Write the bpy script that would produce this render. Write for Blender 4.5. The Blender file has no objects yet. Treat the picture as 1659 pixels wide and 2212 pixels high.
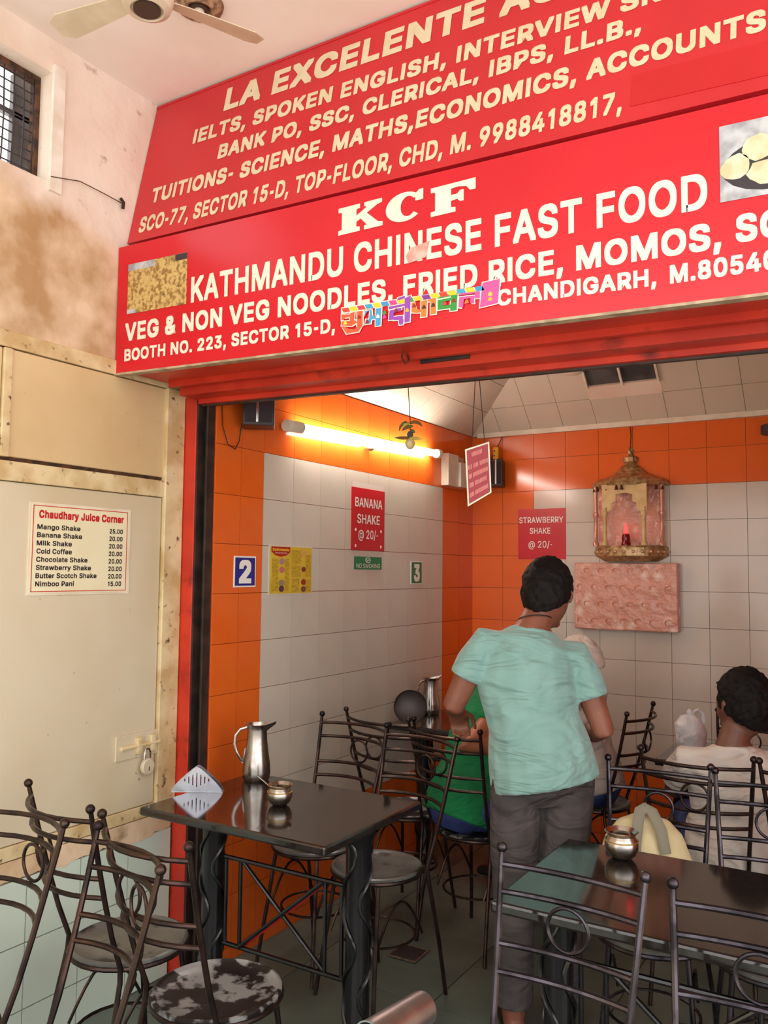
import bpy, bmesh, math, random
from mathutils import Vector, Matrix
random.seed(7)
S = bpy.context.scene
COL = S.collection
PI = math.pi

# ---------------------------------------------------------------- camera, sky, exposure
cd = bpy.data.cameras.new('camera'); cam = bpy.data.objects.new('camera', cd); COL.objects.link(cam)
cd.sensor_fit = 'VERTICAL'; cd.sensor_height = 36.0; cd.lens = 36.0 * 1805.0 / 2212.0
cd.clip_start = 0.02; cd.clip_end = 500
M3 = Matrix(((0.85553, 0.02818, 0.51698), (0.51766, -0.06567, -0.85307), (0.00991, 0.99744, -0.07077)))
cam.matrix_world = Matrix.Translation((0, 0, 1.53)) @ M3.to_4x4()
S.camera = cam
S.view_settings.view_transform = 'Standard'
S.view_settings.look = 'None'
S.view_settings.gamma = 1.0
S.view_settings.use_curve_mapping = False
S.view_settings.exposure = 0.0

w = bpy.data.worlds.new('sky'); S.world = w; w.use_nodes = True
bg = w.node_tree.nodes['Background']
bg.inputs[0].default_value = (1.0, 0.975, 0.955, 1); bg.inputs[1].default_value = 2.9
sd = bpy.data.lights.new('sun', 'SUN'); sd.energy = 7.0; sd.angle = math.radians(3); sd.color = (1, 0.95, 0.86)
sun = bpy.data.objects.new('sun', sd); COL.objects.link(sun)
sun.rotation_euler = (math.radians(28), math.radians(20), 0)   # high sun, falls on the ground behind the camera

# ---------------------------------------------------------------- materials
def L(c):
    f = lambda v: (v / 255.0 / 12.92) if v <= 10.3 else (((v / 255.0) + 0.055) / 1.055) ** 2.4
    return (f(c[0]), f(c[1]), f(c[2]), 1.0)
MC = {}
def mat(name, c1, c2=None, rough=0.5, metal=0.0, nscale=6.0, ndet=4.0, lo=0.4, hi=0.62, bump=0.0, bscale=40.0, bdist=0.01,
        emit=None, estr=0.0, spec=None, coat=0.0, rough2=None, ntype='noise', trans=0.0, stretch=None, sheen=0.0, c3=None, s3=20, lo3=.6, hi3=.7):
    if name in MC: return MC[name]
    m = bpy.data.materials.new(name); m.use_nodes = True; MC[name] = m
    nt = m.node_tree; N = nt.nodes; K = nt.links
    b = N['Principled BSDF']
    b.inputs['Base Color'].default_value = L(c1); b.inputs['Roughness'].default_value = rough
    b.inputs['Metallic'].default_value = metal
    if spec is not None: b.inputs['Specular IOR Level'].default_value = spec
    if coat: b.inputs['Coat Weight'].default_value = coat; b.inputs['Coat Roughness'].default_value = 0.08
    if trans: b.inputs['Transmission Weight'].default_value = trans
    if sheen: b.inputs['Sheen Weight'].default_value = sheen
    if emit: b.inputs['Emission Color'].default_value = L(emit); b.inputs['Emission Strength'].default_value = estr
    tc = N.new('ShaderNodeTexCoord'); mp = N.new('ShaderNodeMapping'); K.new(tc.outputs['Object'], mp.inputs[0])
    if stretch: mp.inputs['Scale'].default_value = stretch
    if c2 is not None:
        if ntype == 'noise':
            n = N.new('ShaderNodeTexNoise'); n.inputs['Scale'].default_value = nscale; n.inputs['Detail'].default_value = ndet
            out = n.outputs['Fac']
        elif ntype == 'voronoi':
            n = N.new('ShaderNodeTexVoronoi'); n.inputs['Scale'].default_value = nscale; out = n.outputs['Distance']
        else:
            n = N.new('ShaderNodeTexWave'); n.inputs['Scale'].default_value = nscale; n.inputs['Distortion'].default_value = 4; out = n.outputs['Fac']
        K.new(mp.outputs[0], n.inputs['Vector'])
        r = N.new('ShaderNodeMapRange'); r.inputs[1].default_value = lo; r.inputs[2].default_value = hi
        K.new(out, r.inputs[0])
        mx = N.new('ShaderNodeMix'); mx.data_type = 'RGBA'
        mx.inputs[6].default_value = L(c1); mx.inputs[7].default_value = L(c2)
        K.new(r.outputs[0], mx.inputs[0]); last = mx.outputs[2]
        if c3 is not None:
            n3 = N.new('ShaderNodeTexNoise'); n3.inputs['Scale'].default_value = s3; n3.inputs['Detail'].default_value = 5
            K.new(mp.outputs[0], n3.inputs['Vector'])
            r3 = N.new('ShaderNodeMapRange'); r3.inputs[1].default_value = lo3; r3.inputs[2].default_value = hi3
            K.new(n3.outputs['Fac'], r3.inputs[0])
            m3 = N.new('ShaderNodeMix'); m3.data_type = 'RGBA'; m3.inputs[7].default_value = L(c3)
            K.new(last, m3.inputs[6]); K.new(r3.outputs[0], m3.inputs[0]); last = m3.outputs[2]
        K.new(last, b.inputs['Base Color'])
        if rough2 is not None:
            r2 = N.new('ShaderNodeMapRange'); r2.inputs[3].default_value = rough; r2.inputs[4].default_value = rough2
            K.new(r.outputs[0], r2.inputs[0]); K.new(r2.outputs[0], b.inputs['Roughness'])
    if bump:
        bn = N.new('ShaderNodeTexNoise'); bn.inputs['Scale'].default_value = bscale; bn.inputs['Detail'].default_value = 4
        K.new(mp.outputs[0], bn.inputs['Vector'])
        bp = N.new('ShaderNodeBump'); bp.inputs['Strength'].default_value = bump; bp.inputs['Distance'].default_value = bdist
        K.new(bn.outputs['Fac'], bp.inputs['Height']); K.new(bp.outputs[0], b.inputs['Normal'])
    return m

m_plaster = mat('plaster', (236, 222, 208), (216, 192, 172), 0.85, nscale=2.2, lo=.45, hi=.75, bump=.6, bscale=9, bdist=.012, c3=(150, 120, 90), s3=14, lo3=.66, hi3=.8)
m_ceil = mat('ceiling_paint', (250, 246, 240), (240, 232, 222), 0.85, nscale=1.6, bump=.2, bscale=12)
m_wallp = mat('stained_wall_plaster', (236, 222, 208), (216, 192, 172), 0.85, nscale=2.2, lo=.45, hi=.75, bump=.7, bscale=9, bdist=.014, c3=(150, 120, 90), s3=14, lo3=.66, hi3=.8)
m_dirty = mat('stained_plaster', (232, 205, 172), (196, 158, 112), 0.9, nscale=3.5, lo=.42, hi=.68, bump=.8, bscale=11, bdist=.012, c3=(140, 108, 74), s3=10, lo3=.6, hi3=.75)
m_cream = mat('cream_metal', (216, 190, 144), (204, 174, 128), 0.45, nscale=2.0, bump=.25, bscale=5, bdist=.01, c3=(120, 84, 50), s3=26, lo3=.69, hi3=.76)
m_cream2 = mat('cream_door_metal', (216, 204, 178), (206, 190, 158), 0.42, nscale=1.5, bump=.3, bscale=4, bdist=.012, c3=(120, 90, 60), s3=30, lo3=.71, hi3=.77)
m_paleframe = mat('cream_frame', (224, 204, 160), (196, 166, 116), 0.6, nscale=9, bump=.4, bscale=40, bdist=.002, c3=(96, 70, 46), s3=34, lo3=.62, hi3=.72)
m_rust = mat('rusty_gap', (50, 34, 22), (96, 60, 34), 0.9, nscale=30)
m_redpaint = mat('red_paint', (204, 56, 34), (182, 44, 28), 0.4, nscale=5, c3=(96, 26, 16), s3=9, lo3=.62, hi3=.78)
m_blackch = mat('black_channel', (34, 26, 24), (60, 44, 36), 0.5, nscale=14)
m_sign = mat('sign_vinyl_red', (208, 20, 40), (202, 18, 37), 0.24, nscale=3, spec=.5)
m_sign2 = mat('sign_vinyl_faded_red', (200, 36, 46), (192, 32, 42), 0.33, nscale=3, spec=.5)
m_patch = mat('sign_patch_red', (196, 24, 34), (188, 22, 30), 0.35, nscale=4)
m_letter = mat('letter_cream', (240, 233, 218), (234, 226, 208), 0.45, nscale=20)
m_letter2 = mat('letter_faded', (224, 212, 182), (216, 202, 166), 0.5, nscale=20)
m_strip = mat('sign_edge_strip', (186, 168, 140), (150, 130, 104), 0.5, nscale=20)
m_white_tile = mat('white_wall_tile', (206, 197, 184), (198, 188, 174), 0.16, nscale=3, lo=.3, hi=.8, bump=.05, bscale=3, bdist=.01)
m_orange_tile = mat('orange_wall_tile', (226, 104, 36), (218, 94, 30), 0.14, nscale=3, lo=.3, hi=.8, bump=.05, bscale=3, bdist=.01)
m_ceil_tile = mat('ceiling_tile', (214, 204, 188), (204, 192, 174), 0.2, nscale=3, lo=.3, hi=.8, bump=.05, bscale=3, bdist=.01)
m_ext_tile = mat('pale_green_tile', (214, 228, 214), (204, 218, 204), 0.18, nscale=4, lo=.3, hi=.8)
m_grout = mat('grout', (120, 100, 82), (90, 72, 56), 0.9, nscale=30)
m_grout_o = mat('grout_orange', (176, 66, 14), (150, 54, 12), 0.9, nscale=30)
m_floor = mat('stone_slab', (110, 122, 112), (84, 92, 84), 0.3, nscale=3, lo=.3, hi=.75, rough2=.5, bump=.1, bscale=30, bdist=.002)
m_pave = mat('outdoor_paving', (206, 200, 190), (184, 178, 168), 0.9, nscale=6)
m_granite = mat('black_granite', (40, 33, 31), (26, 22, 21), 0.09, nscale=60, coat=.3, spec=.6)
m_blackmetal = mat('black_painted_metal', (24, 22, 26), (14, 13, 15), 0.22, nscale=10, spec=.7)
m_iron = mat('worn_iron', (70, 52, 46), (42, 34, 34), 0.28, metal=.75, nscale=16, rough2=.42)
m_iron2 = mat('polished_dark_iron', (78, 72, 78), (44, 40, 44), 0.2, metal=.85, nscale=16, rough2=.36)
m_seatworn = mat('worn_seat_metal', (144, 146, 148), (24, 17, 20), 0.3, metal=.15, nscale=12, ndet=7, lo=.475, hi=.53, rough2=.5, bump=.3, bscale=30, bdist=.002)
m_seatgrey = mat('grey_seat_metal', (126, 128, 126), (98, 98, 96), 0.32, metal=.2, nscale=7, ndet=6, lo=.42, hi=.62, c3=(40, 32, 30), s3=12, lo3=.58, hi3=.68)
m_steel = mat('stainless_steel', (190, 184, 178), (168, 160, 154), 0.2, metal=1.0, nscale=20, rough2=.3)
m_steelb = mat('brushed_steel', (200, 202, 210), (180, 182, 190), 0.3, metal=1.0, nscale=20)
m_brassb = mat('brass_band', (214, 180, 110), (180, 140, 80), 0.3, metal=.8, nscale=40)
m_wplast = mat('white_plastic', (228, 220, 204), (214, 204, 186), 0.4, nscale=10)
m_tube = mat('lit_tube', (255, 255, 250), emit=(255, 250, 236), estr=34.0)
m_cable = mat('dark_cable', (40, 26, 22), rough=.6)
m_spk = mat('speaker_black', (36, 26, 28), (26, 18, 22), .35, nscale=30)
m_chrome = mat('chrome_strip', (220, 218, 216), rough=.2, metal=1)
m_wire = mat('mesh_wire', (60, 48, 50), (40, 32, 34), .7, nscale=20)
m_opengrey = mat('opening_grey', (92, 88, 90), (70, 66, 68), .25, nscale=8)  # painted shade of the vent opening; also the panels behind the mesh
m_blue = mat('sign_blue', (30, 40, 130), rough=.35)
m_green = mat('sign_green', (20, 116, 72), rough=.4)
m_redsign = mat('shake_sign_red', (200, 26, 42), (190, 22, 38), .3, nscale=6)
m_pwhite = mat('print_white', (238, 234, 226), rough=.5)
m_pwhite2 = mat('paper_border', (232, 222, 200), (220, 206, 180), .5, nscale=8)
m_pblack = mat('print_black', (46, 38, 40), rough=.5)
m_pred = mat('print_red', (196, 34, 36), rough=.5)
m_paper = mat('menu_paper', (238, 230, 196), (230, 220, 182), .5, nscale=4)
m_yellow = mat('menu_yellow', (222, 190, 60), (206, 172, 46), .35, nscale=9)
m_yel2 = mat('menu_text_block', (176, 144, 38), (206, 172, 50), .4, nscale=60, stretch=(1, 1, 6), lo=.48, hi=.55)
m_gold = mat('shrine_gold', (190, 158, 112), (140, 106, 66), .32, metal=.35, nscale=40, bump=.5, bscale=70, bdist=.003)
m_goldcream = mat('shrine_cream', (214, 186, 132), (200, 168, 112), .45, nscale=20)
m_satin = mat('pink_satin', (238, 206, 188), (212, 150, 130), .25, nscale=13, ntype='voronoi', lo=.05, hi=.42, bump=1.0, bscale=14, bdist=.02, spec=.7)
m_flame = mat('red_lamp_glow', (255, 60, 60), emit=(255, 50, 50), estr=3.5)
m_redglass = mat('dark_red_glass', (120, 10, 20), rough=.15)
m_skin1 = mat('skin_brown', (134, 82, 62), (118, 68, 50), .48, nscale=9)
m_skin2 = mat('skin_tan', (178, 110, 80), (160, 94, 66), .45, nscale=9)
m_skin3 = mat('skin_dark', (112, 72, 56), (98, 60, 46), .5, nscale=9)
m_hair = mat('black_hair', (20, 14, 14), (11, 8, 8), .7, nscale=60, bump=.6, bscale=120, bdist=.003, spec=.2)
m_teal = mat('teal_cotton', (128, 166, 160), (121, 160, 154), .85, nscale=14, bump=.5, bscale=7, bdist=.02, sheen=.3)
m_greenc = mat('green_cotton', (8, 130, 72), (6, 112, 62), .85, nscale=8, bump=.4, bscale=8, bdist=.02)
m_whitec = mat('white_cotton', (214, 204, 194), (198, 190, 184), .85, nscale=8, bump=.5, bscale=8, bdist=.02)
m_whitec2 = mat('pale_grey_cotton', (196, 184, 178), (176, 164, 158), .85, nscale=8, bump=.5, bscale=10, bdist=.02)
m_trous = mat('charcoal_cotton', (78, 70, 70), (64, 58, 58), .9, nscale=12, bump=.5, bscale=9, bdist=.02)
m_jean = mat('blue_denim', (36, 50, 104), (58, 76, 134), .85, nscale=6, bump=.4, bscale=10, bdist=.01)
m_shoe = mat('black_shoe', (24, 22, 22), rough=.4)
m_eye = mat('eye_white', (220, 214, 206), rough=.2)
m_iris = mat('eye_iris', (20, 12, 10), rough=.2)
m_canvas = mat('cream_canvas', (212, 198, 158), (196, 180, 138), .85, nscale=8, bump=.3, bscale=60, bdist=.003)
m_strap = mat('grey_webbing', (128, 122, 106), rough=.8)
m_polyb = mat('white_polythene', (206, 206, 212), (224, 224, 228), .35, nscale=14, bump=.8, bscale=18, bdist=.02)
m_leaf = mat('chilli_green', (64, 92, 34), (120, 60, 26), .4, nscale=60)
m_leafy = mat('chilli_yellow', (170, 150, 70), rough=.4)
m_lemon = mat('old_lemon', (190, 170, 120), (160, 136, 90), .5, nscale=40)
m_charcoal = mat('charcoal_lump', (60, 60, 62), rough=.9)
m_browntray = mat('dark_brown_tray', (56, 40, 40), (44, 32, 32), .35, metal=.3, nscale=6)
m_fan = mat('fan_white_enamel', (214, 200, 178), (200, 184, 160), .35, nscale=10)
m_fand = mat('fan_dark', (70, 52, 44), rough=.6)
m_cob = mat('dusty_brown', (176, 142, 112), (120, 88, 66), .9, nscale=50, bump=.6, bscale=60, bdist=.004)
m_redbar = mat('red_bar_paint', (214, 24, 36), rough=.35)
m_photo_noodle = mat('noodle_photo', (206, 176, 112), (146, 112, 60), .4, nscale=70, lo=.45, hi=.6, c3=(60, 66, 44), s3=60, lo3=.66, hi3=.7)
m_photo_dumpl = mat('dumpling_photo', (228, 220, 188), (204, 192, 154), .4, nscale=20)
m_photo_dark = mat('dark_plate_print', (50, 42, 50), rough=.4)
m_photo_grey = mat('pale_cloth_print', (196, 200, 206), (150, 150, 160), .4, nscale=20)

def folds(m, strength=.5, scale=5.0, dist=.03):
    nt = m.node_tree; N = nt.nodes; K = nt.links; b = N['Principled BSDF']
    tc = N.new('ShaderNodeTexCoord'); mp = N.new('ShaderNodeMapping'); K.new(tc.outputs['Object'], mp.inputs[0])
    mp.inputs['Scale'].default_value = (1.0, 1.0, 2.4); mp.inputs['Rotation'].default_value = (0, .5, .3)
    n = N.new('ShaderNodeTexNoise'); n.inputs['Scale'].default_value = scale; n.inputs['Detail'].default_value = 2.5; n.inputs['Distortion'].default_value = 1.2
    K.new(mp.outputs[0], n.inputs['Vector'])
    bp = N.new('ShaderNodeBump'); bp.inputs['Strength'].default_value = strength; bp.inputs['Distance'].default_value = dist
    K.new(n.outputs['Fac'], bp.inputs['Height']); K.new(bp.outputs[0], b.inputs['Normal'])
for m_ in (m_teal, m_greenc, m_whitec, m_whitec2, m_trous): folds(m_, .9, 4.5, .05)

def rising_damp(m):
    # brown damp stain on the lower part of the plaster, with a ragged top edge
    nt = m.node_tree; N = nt.nodes; K = nt.links; b = N['Principled BSDF']; old = b.inputs['Base Color'].links[0].from_socket
    tc = N.new('ShaderNodeTexCoord'); sx = N.new('ShaderNodeSeparateXYZ'); K.new(tc.outputs['Object'], sx.inputs[0])
    n = N.new('ShaderNodeTexNoise'); n.inputs['Scale'].default_value = 4.5; n.inputs['Detail'].default_value = 6; K.new(tc.outputs['Object'], n.inputs['Vector'])
    ma = N.new('ShaderNodeMath'); ma.operation = 'MULTIPLY_ADD'; ma.inputs[1].default_value = -.45; K.new(n.outputs['Fac'], ma.inputs[0]); K.new(sx.outputs['Z'], ma.inputs[2])
    yy = N.new('ShaderNodeMath'); yy.operation = 'MULTIPLY_ADD'; yy.inputs[1].default_value = .22; K.new(sx.outputs['Y'], yy.inputs[0]); K.new(ma.outputs[0], yy.inputs[2])
    r = N.new('ShaderNodeMapRange'); r.inputs[1].default_value = 2.96; r.inputs[2].default_value = 2.84; K.new(yy.outputs[0], r.inputs[0])
    n2 = N.new('ShaderNodeTexNoise'); n2.inputs['Scale'].default_value = 5; n2.inputs['Detail'].default_value = 6; K.new(tc.outputs['Object'], n2.inputs['Vector'])
    cr_ = N.new('ShaderNodeValToRGB'); cr_.color_ramp.elements[0].position = .38; cr_.color_ramp.elements[0].color = L((178, 142, 100)); cr_.color_ramp.elements[1].position = .62; cr_.color_ramp.elements[1].color = L((224, 198, 168)); K.new(n2.outputs['Fac'], cr_.inputs[0])
    mx = N.new('ShaderNodeMix'); mx.data_type = 'RGBA'; K.new(old, mx.inputs[6]); K.new(cr_.outputs[0], mx.inputs[7]); K.new(r.outputs[0], mx.inputs[0]); K.new(mx.outputs[2], b.inputs['Base Color'])
rising_damp(m_wallp)

# ---------------------------------------------------------------- mesh helpers
def bm_new(): return bmesh.new()
def link_bm(name, bm, m, parent=None, smooth=False, loc=None, autos=None):
    bmesh.ops.recalc_face_normals(bm, faces=bm.faces[:])
    me = bpy.data.meshes.new(name); bm.to_mesh(me); bm.free()
    mats = m if isinstance(m, (list, tuple)) else [m]
    for x in mats: me.materials.append(x)
    if smooth:
        me.polygons.foreach_set('use_smooth', [True] * len(me.polygons))
        try: me.set_sharp_from_angle(angle=math.radians(autos or 40))
        except Exception: pass
    o = bpy.data.objects.new(name, me); COL.objects.link(o)
    if parent is not None: o.parent = parent
    if loc is not None: o.location = loc
    return o
def box(bm, x0, x1, y0, y1, z0, z1, bev=0.0, mi=0):
    vs = [bm.verts.new((x, y, z)) for x in (x0, x1) for y in (y0, y1) for z in (z0, z1)]
    fs = [bm.faces.new([vs[i] for i in q]) for q in ((0, 1, 3, 2), (4, 6, 7, 5), (0, 4, 5, 1), (2, 3, 7, 6), (0, 2, 6, 4), (1, 5, 7, 3))]
    for f in fs: f.material_index = mi
    if bev:
        es = list({e for f in fs for e in f.edges})
        bmesh.ops.bevel(bm, geom=es, offset=bev, segments=2, profile=.5, affect='EDGES')
    return vs
def prism(bm, pts, thick):
    """closed prism from a list of coplanar points and an offset vector"""
    a = [bm.verts.new(p) for p in pts]; b = [bm.verts.new(Vector(p) + Vector(thick)) for p in pts]
    bm.faces.new(a); bm.faces.new(b[::-1])
    n = len(pts)
    for i in range(n): bm.faces.new([a[i], b[i], b[(i + 1) % n], a[(i + 1) % n]])
def frames(pts):
    P = [Vector(p) for p in pts]; T = []
    for i in range(len(P)):
        a = P[max(i - 1, 0)]; b = P[min(i + 1, len(P) - 1)]; t = (b - a)
        T.append(t.normalized() if t.length > 1e-9 else Vector((0, 0, 1)))
    return P, T
def tube(bm, pts, r, seg=8, closed=False, flat=1.0, up=None):
    P, T = frames(pts)
    if closed:
        n = len(P)
        T = [(P[(i + 1) % n] - P[i - 1]).normalized() for i in range(n)]
    ref = Vector(up) if up else (Vector((0, 0, 1)) if abs(T[0].z) < .9 else Vector((1, 0, 0)))
    rings = []; U = (ref - T[0] * ref.dot(T[0])).normalized()
    for i, (p, t) in enumerate(zip(P, T)):
        U = (U - t * U.dot(t)).normalized(); V = t.cross(U)
        rr = r[i] if isinstance(r, (list, tuple)) else r
        rings.append([bm.verts.new(p + U * (math.cos(2 * PI * k / seg) * rr * flat) + V * (math.sin(2 * PI * k / seg) * rr)) for k in range(seg)])
    n = len(rings)
    for i in range(n if closed else n - 1):
        A = rings[i]; B = rings[(i + 1) % n]
        for k in range(seg): bm.faces.new([A[k], A[(k + 1) % seg], B[(k + 1) % seg], B[k]])
    if not closed:
        bm.faces.new(rings[0][::-1]); bm.faces.new(rings[-1])
def ball(bm, c, r, seg=10, rings=7, scale=(1, 1, 1)):
    mt = Matrix.Translation(c) @ Matrix.Diagonal((scale[0], scale[1], scale[2], 1))
    bmesh.ops.create_uvsphere(bm, u_segments=seg, v_segments=rings, radius=r, matrix=mt)
def lathe(bm, prof, seg=24, c=(0, 0, 0), cap=True):
    rings = []
    for r, z in prof:
        rings.append([bm.verts.new((c[0] + r * math.cos(2 * PI * k / seg), c[1] + r * math.sin(2 * PI * k / seg), c[2] + z)) for k in range(seg)])
    for A, B in zip(rings, rings[1:]):
        for k in range(seg): bm.faces.new([A[k], A[(k + 1) % seg], B[(k + 1) % seg], B[k]])
    if cap:
        if prof[0][0] > 1e-5: bm.faces.new(rings[0][::-1])
        if prof[-1][0] > 1e-5: bm.faces.new(rings[-1])
    bmesh.ops.remove_doubles(bm, verts=bm.verts[:], dist=1e-6)
def tag(o, label, cat, group=None, kind=None):
    if label: o['label'] = label
    if cat: o['category'] = cat
    if group: o['group'] = group
    if kind: o['kind'] = kind
    return o
def thing(name, label, cat, loc=(0, 0, 0), rz=0.0, group=None):
    o = bpy.data.objects.new(name, None); COL.objects.link(o); o.location = loc; o.rotation_euler = (0, 0, rz)
    o.empty_display_size = .1
    return tag(o, label, cat, group)
def struct(o): o['kind'] = 'structure'; return o
def copy_tree(o, parent=None):
    c = o.copy(); COL.objects.link(c)
    if parent is not None: c.parent = parent
    for ch in list(o.children): copy_tree(ch, c)
    return c
from mathutils.geometry import tessellate_polygon
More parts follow.
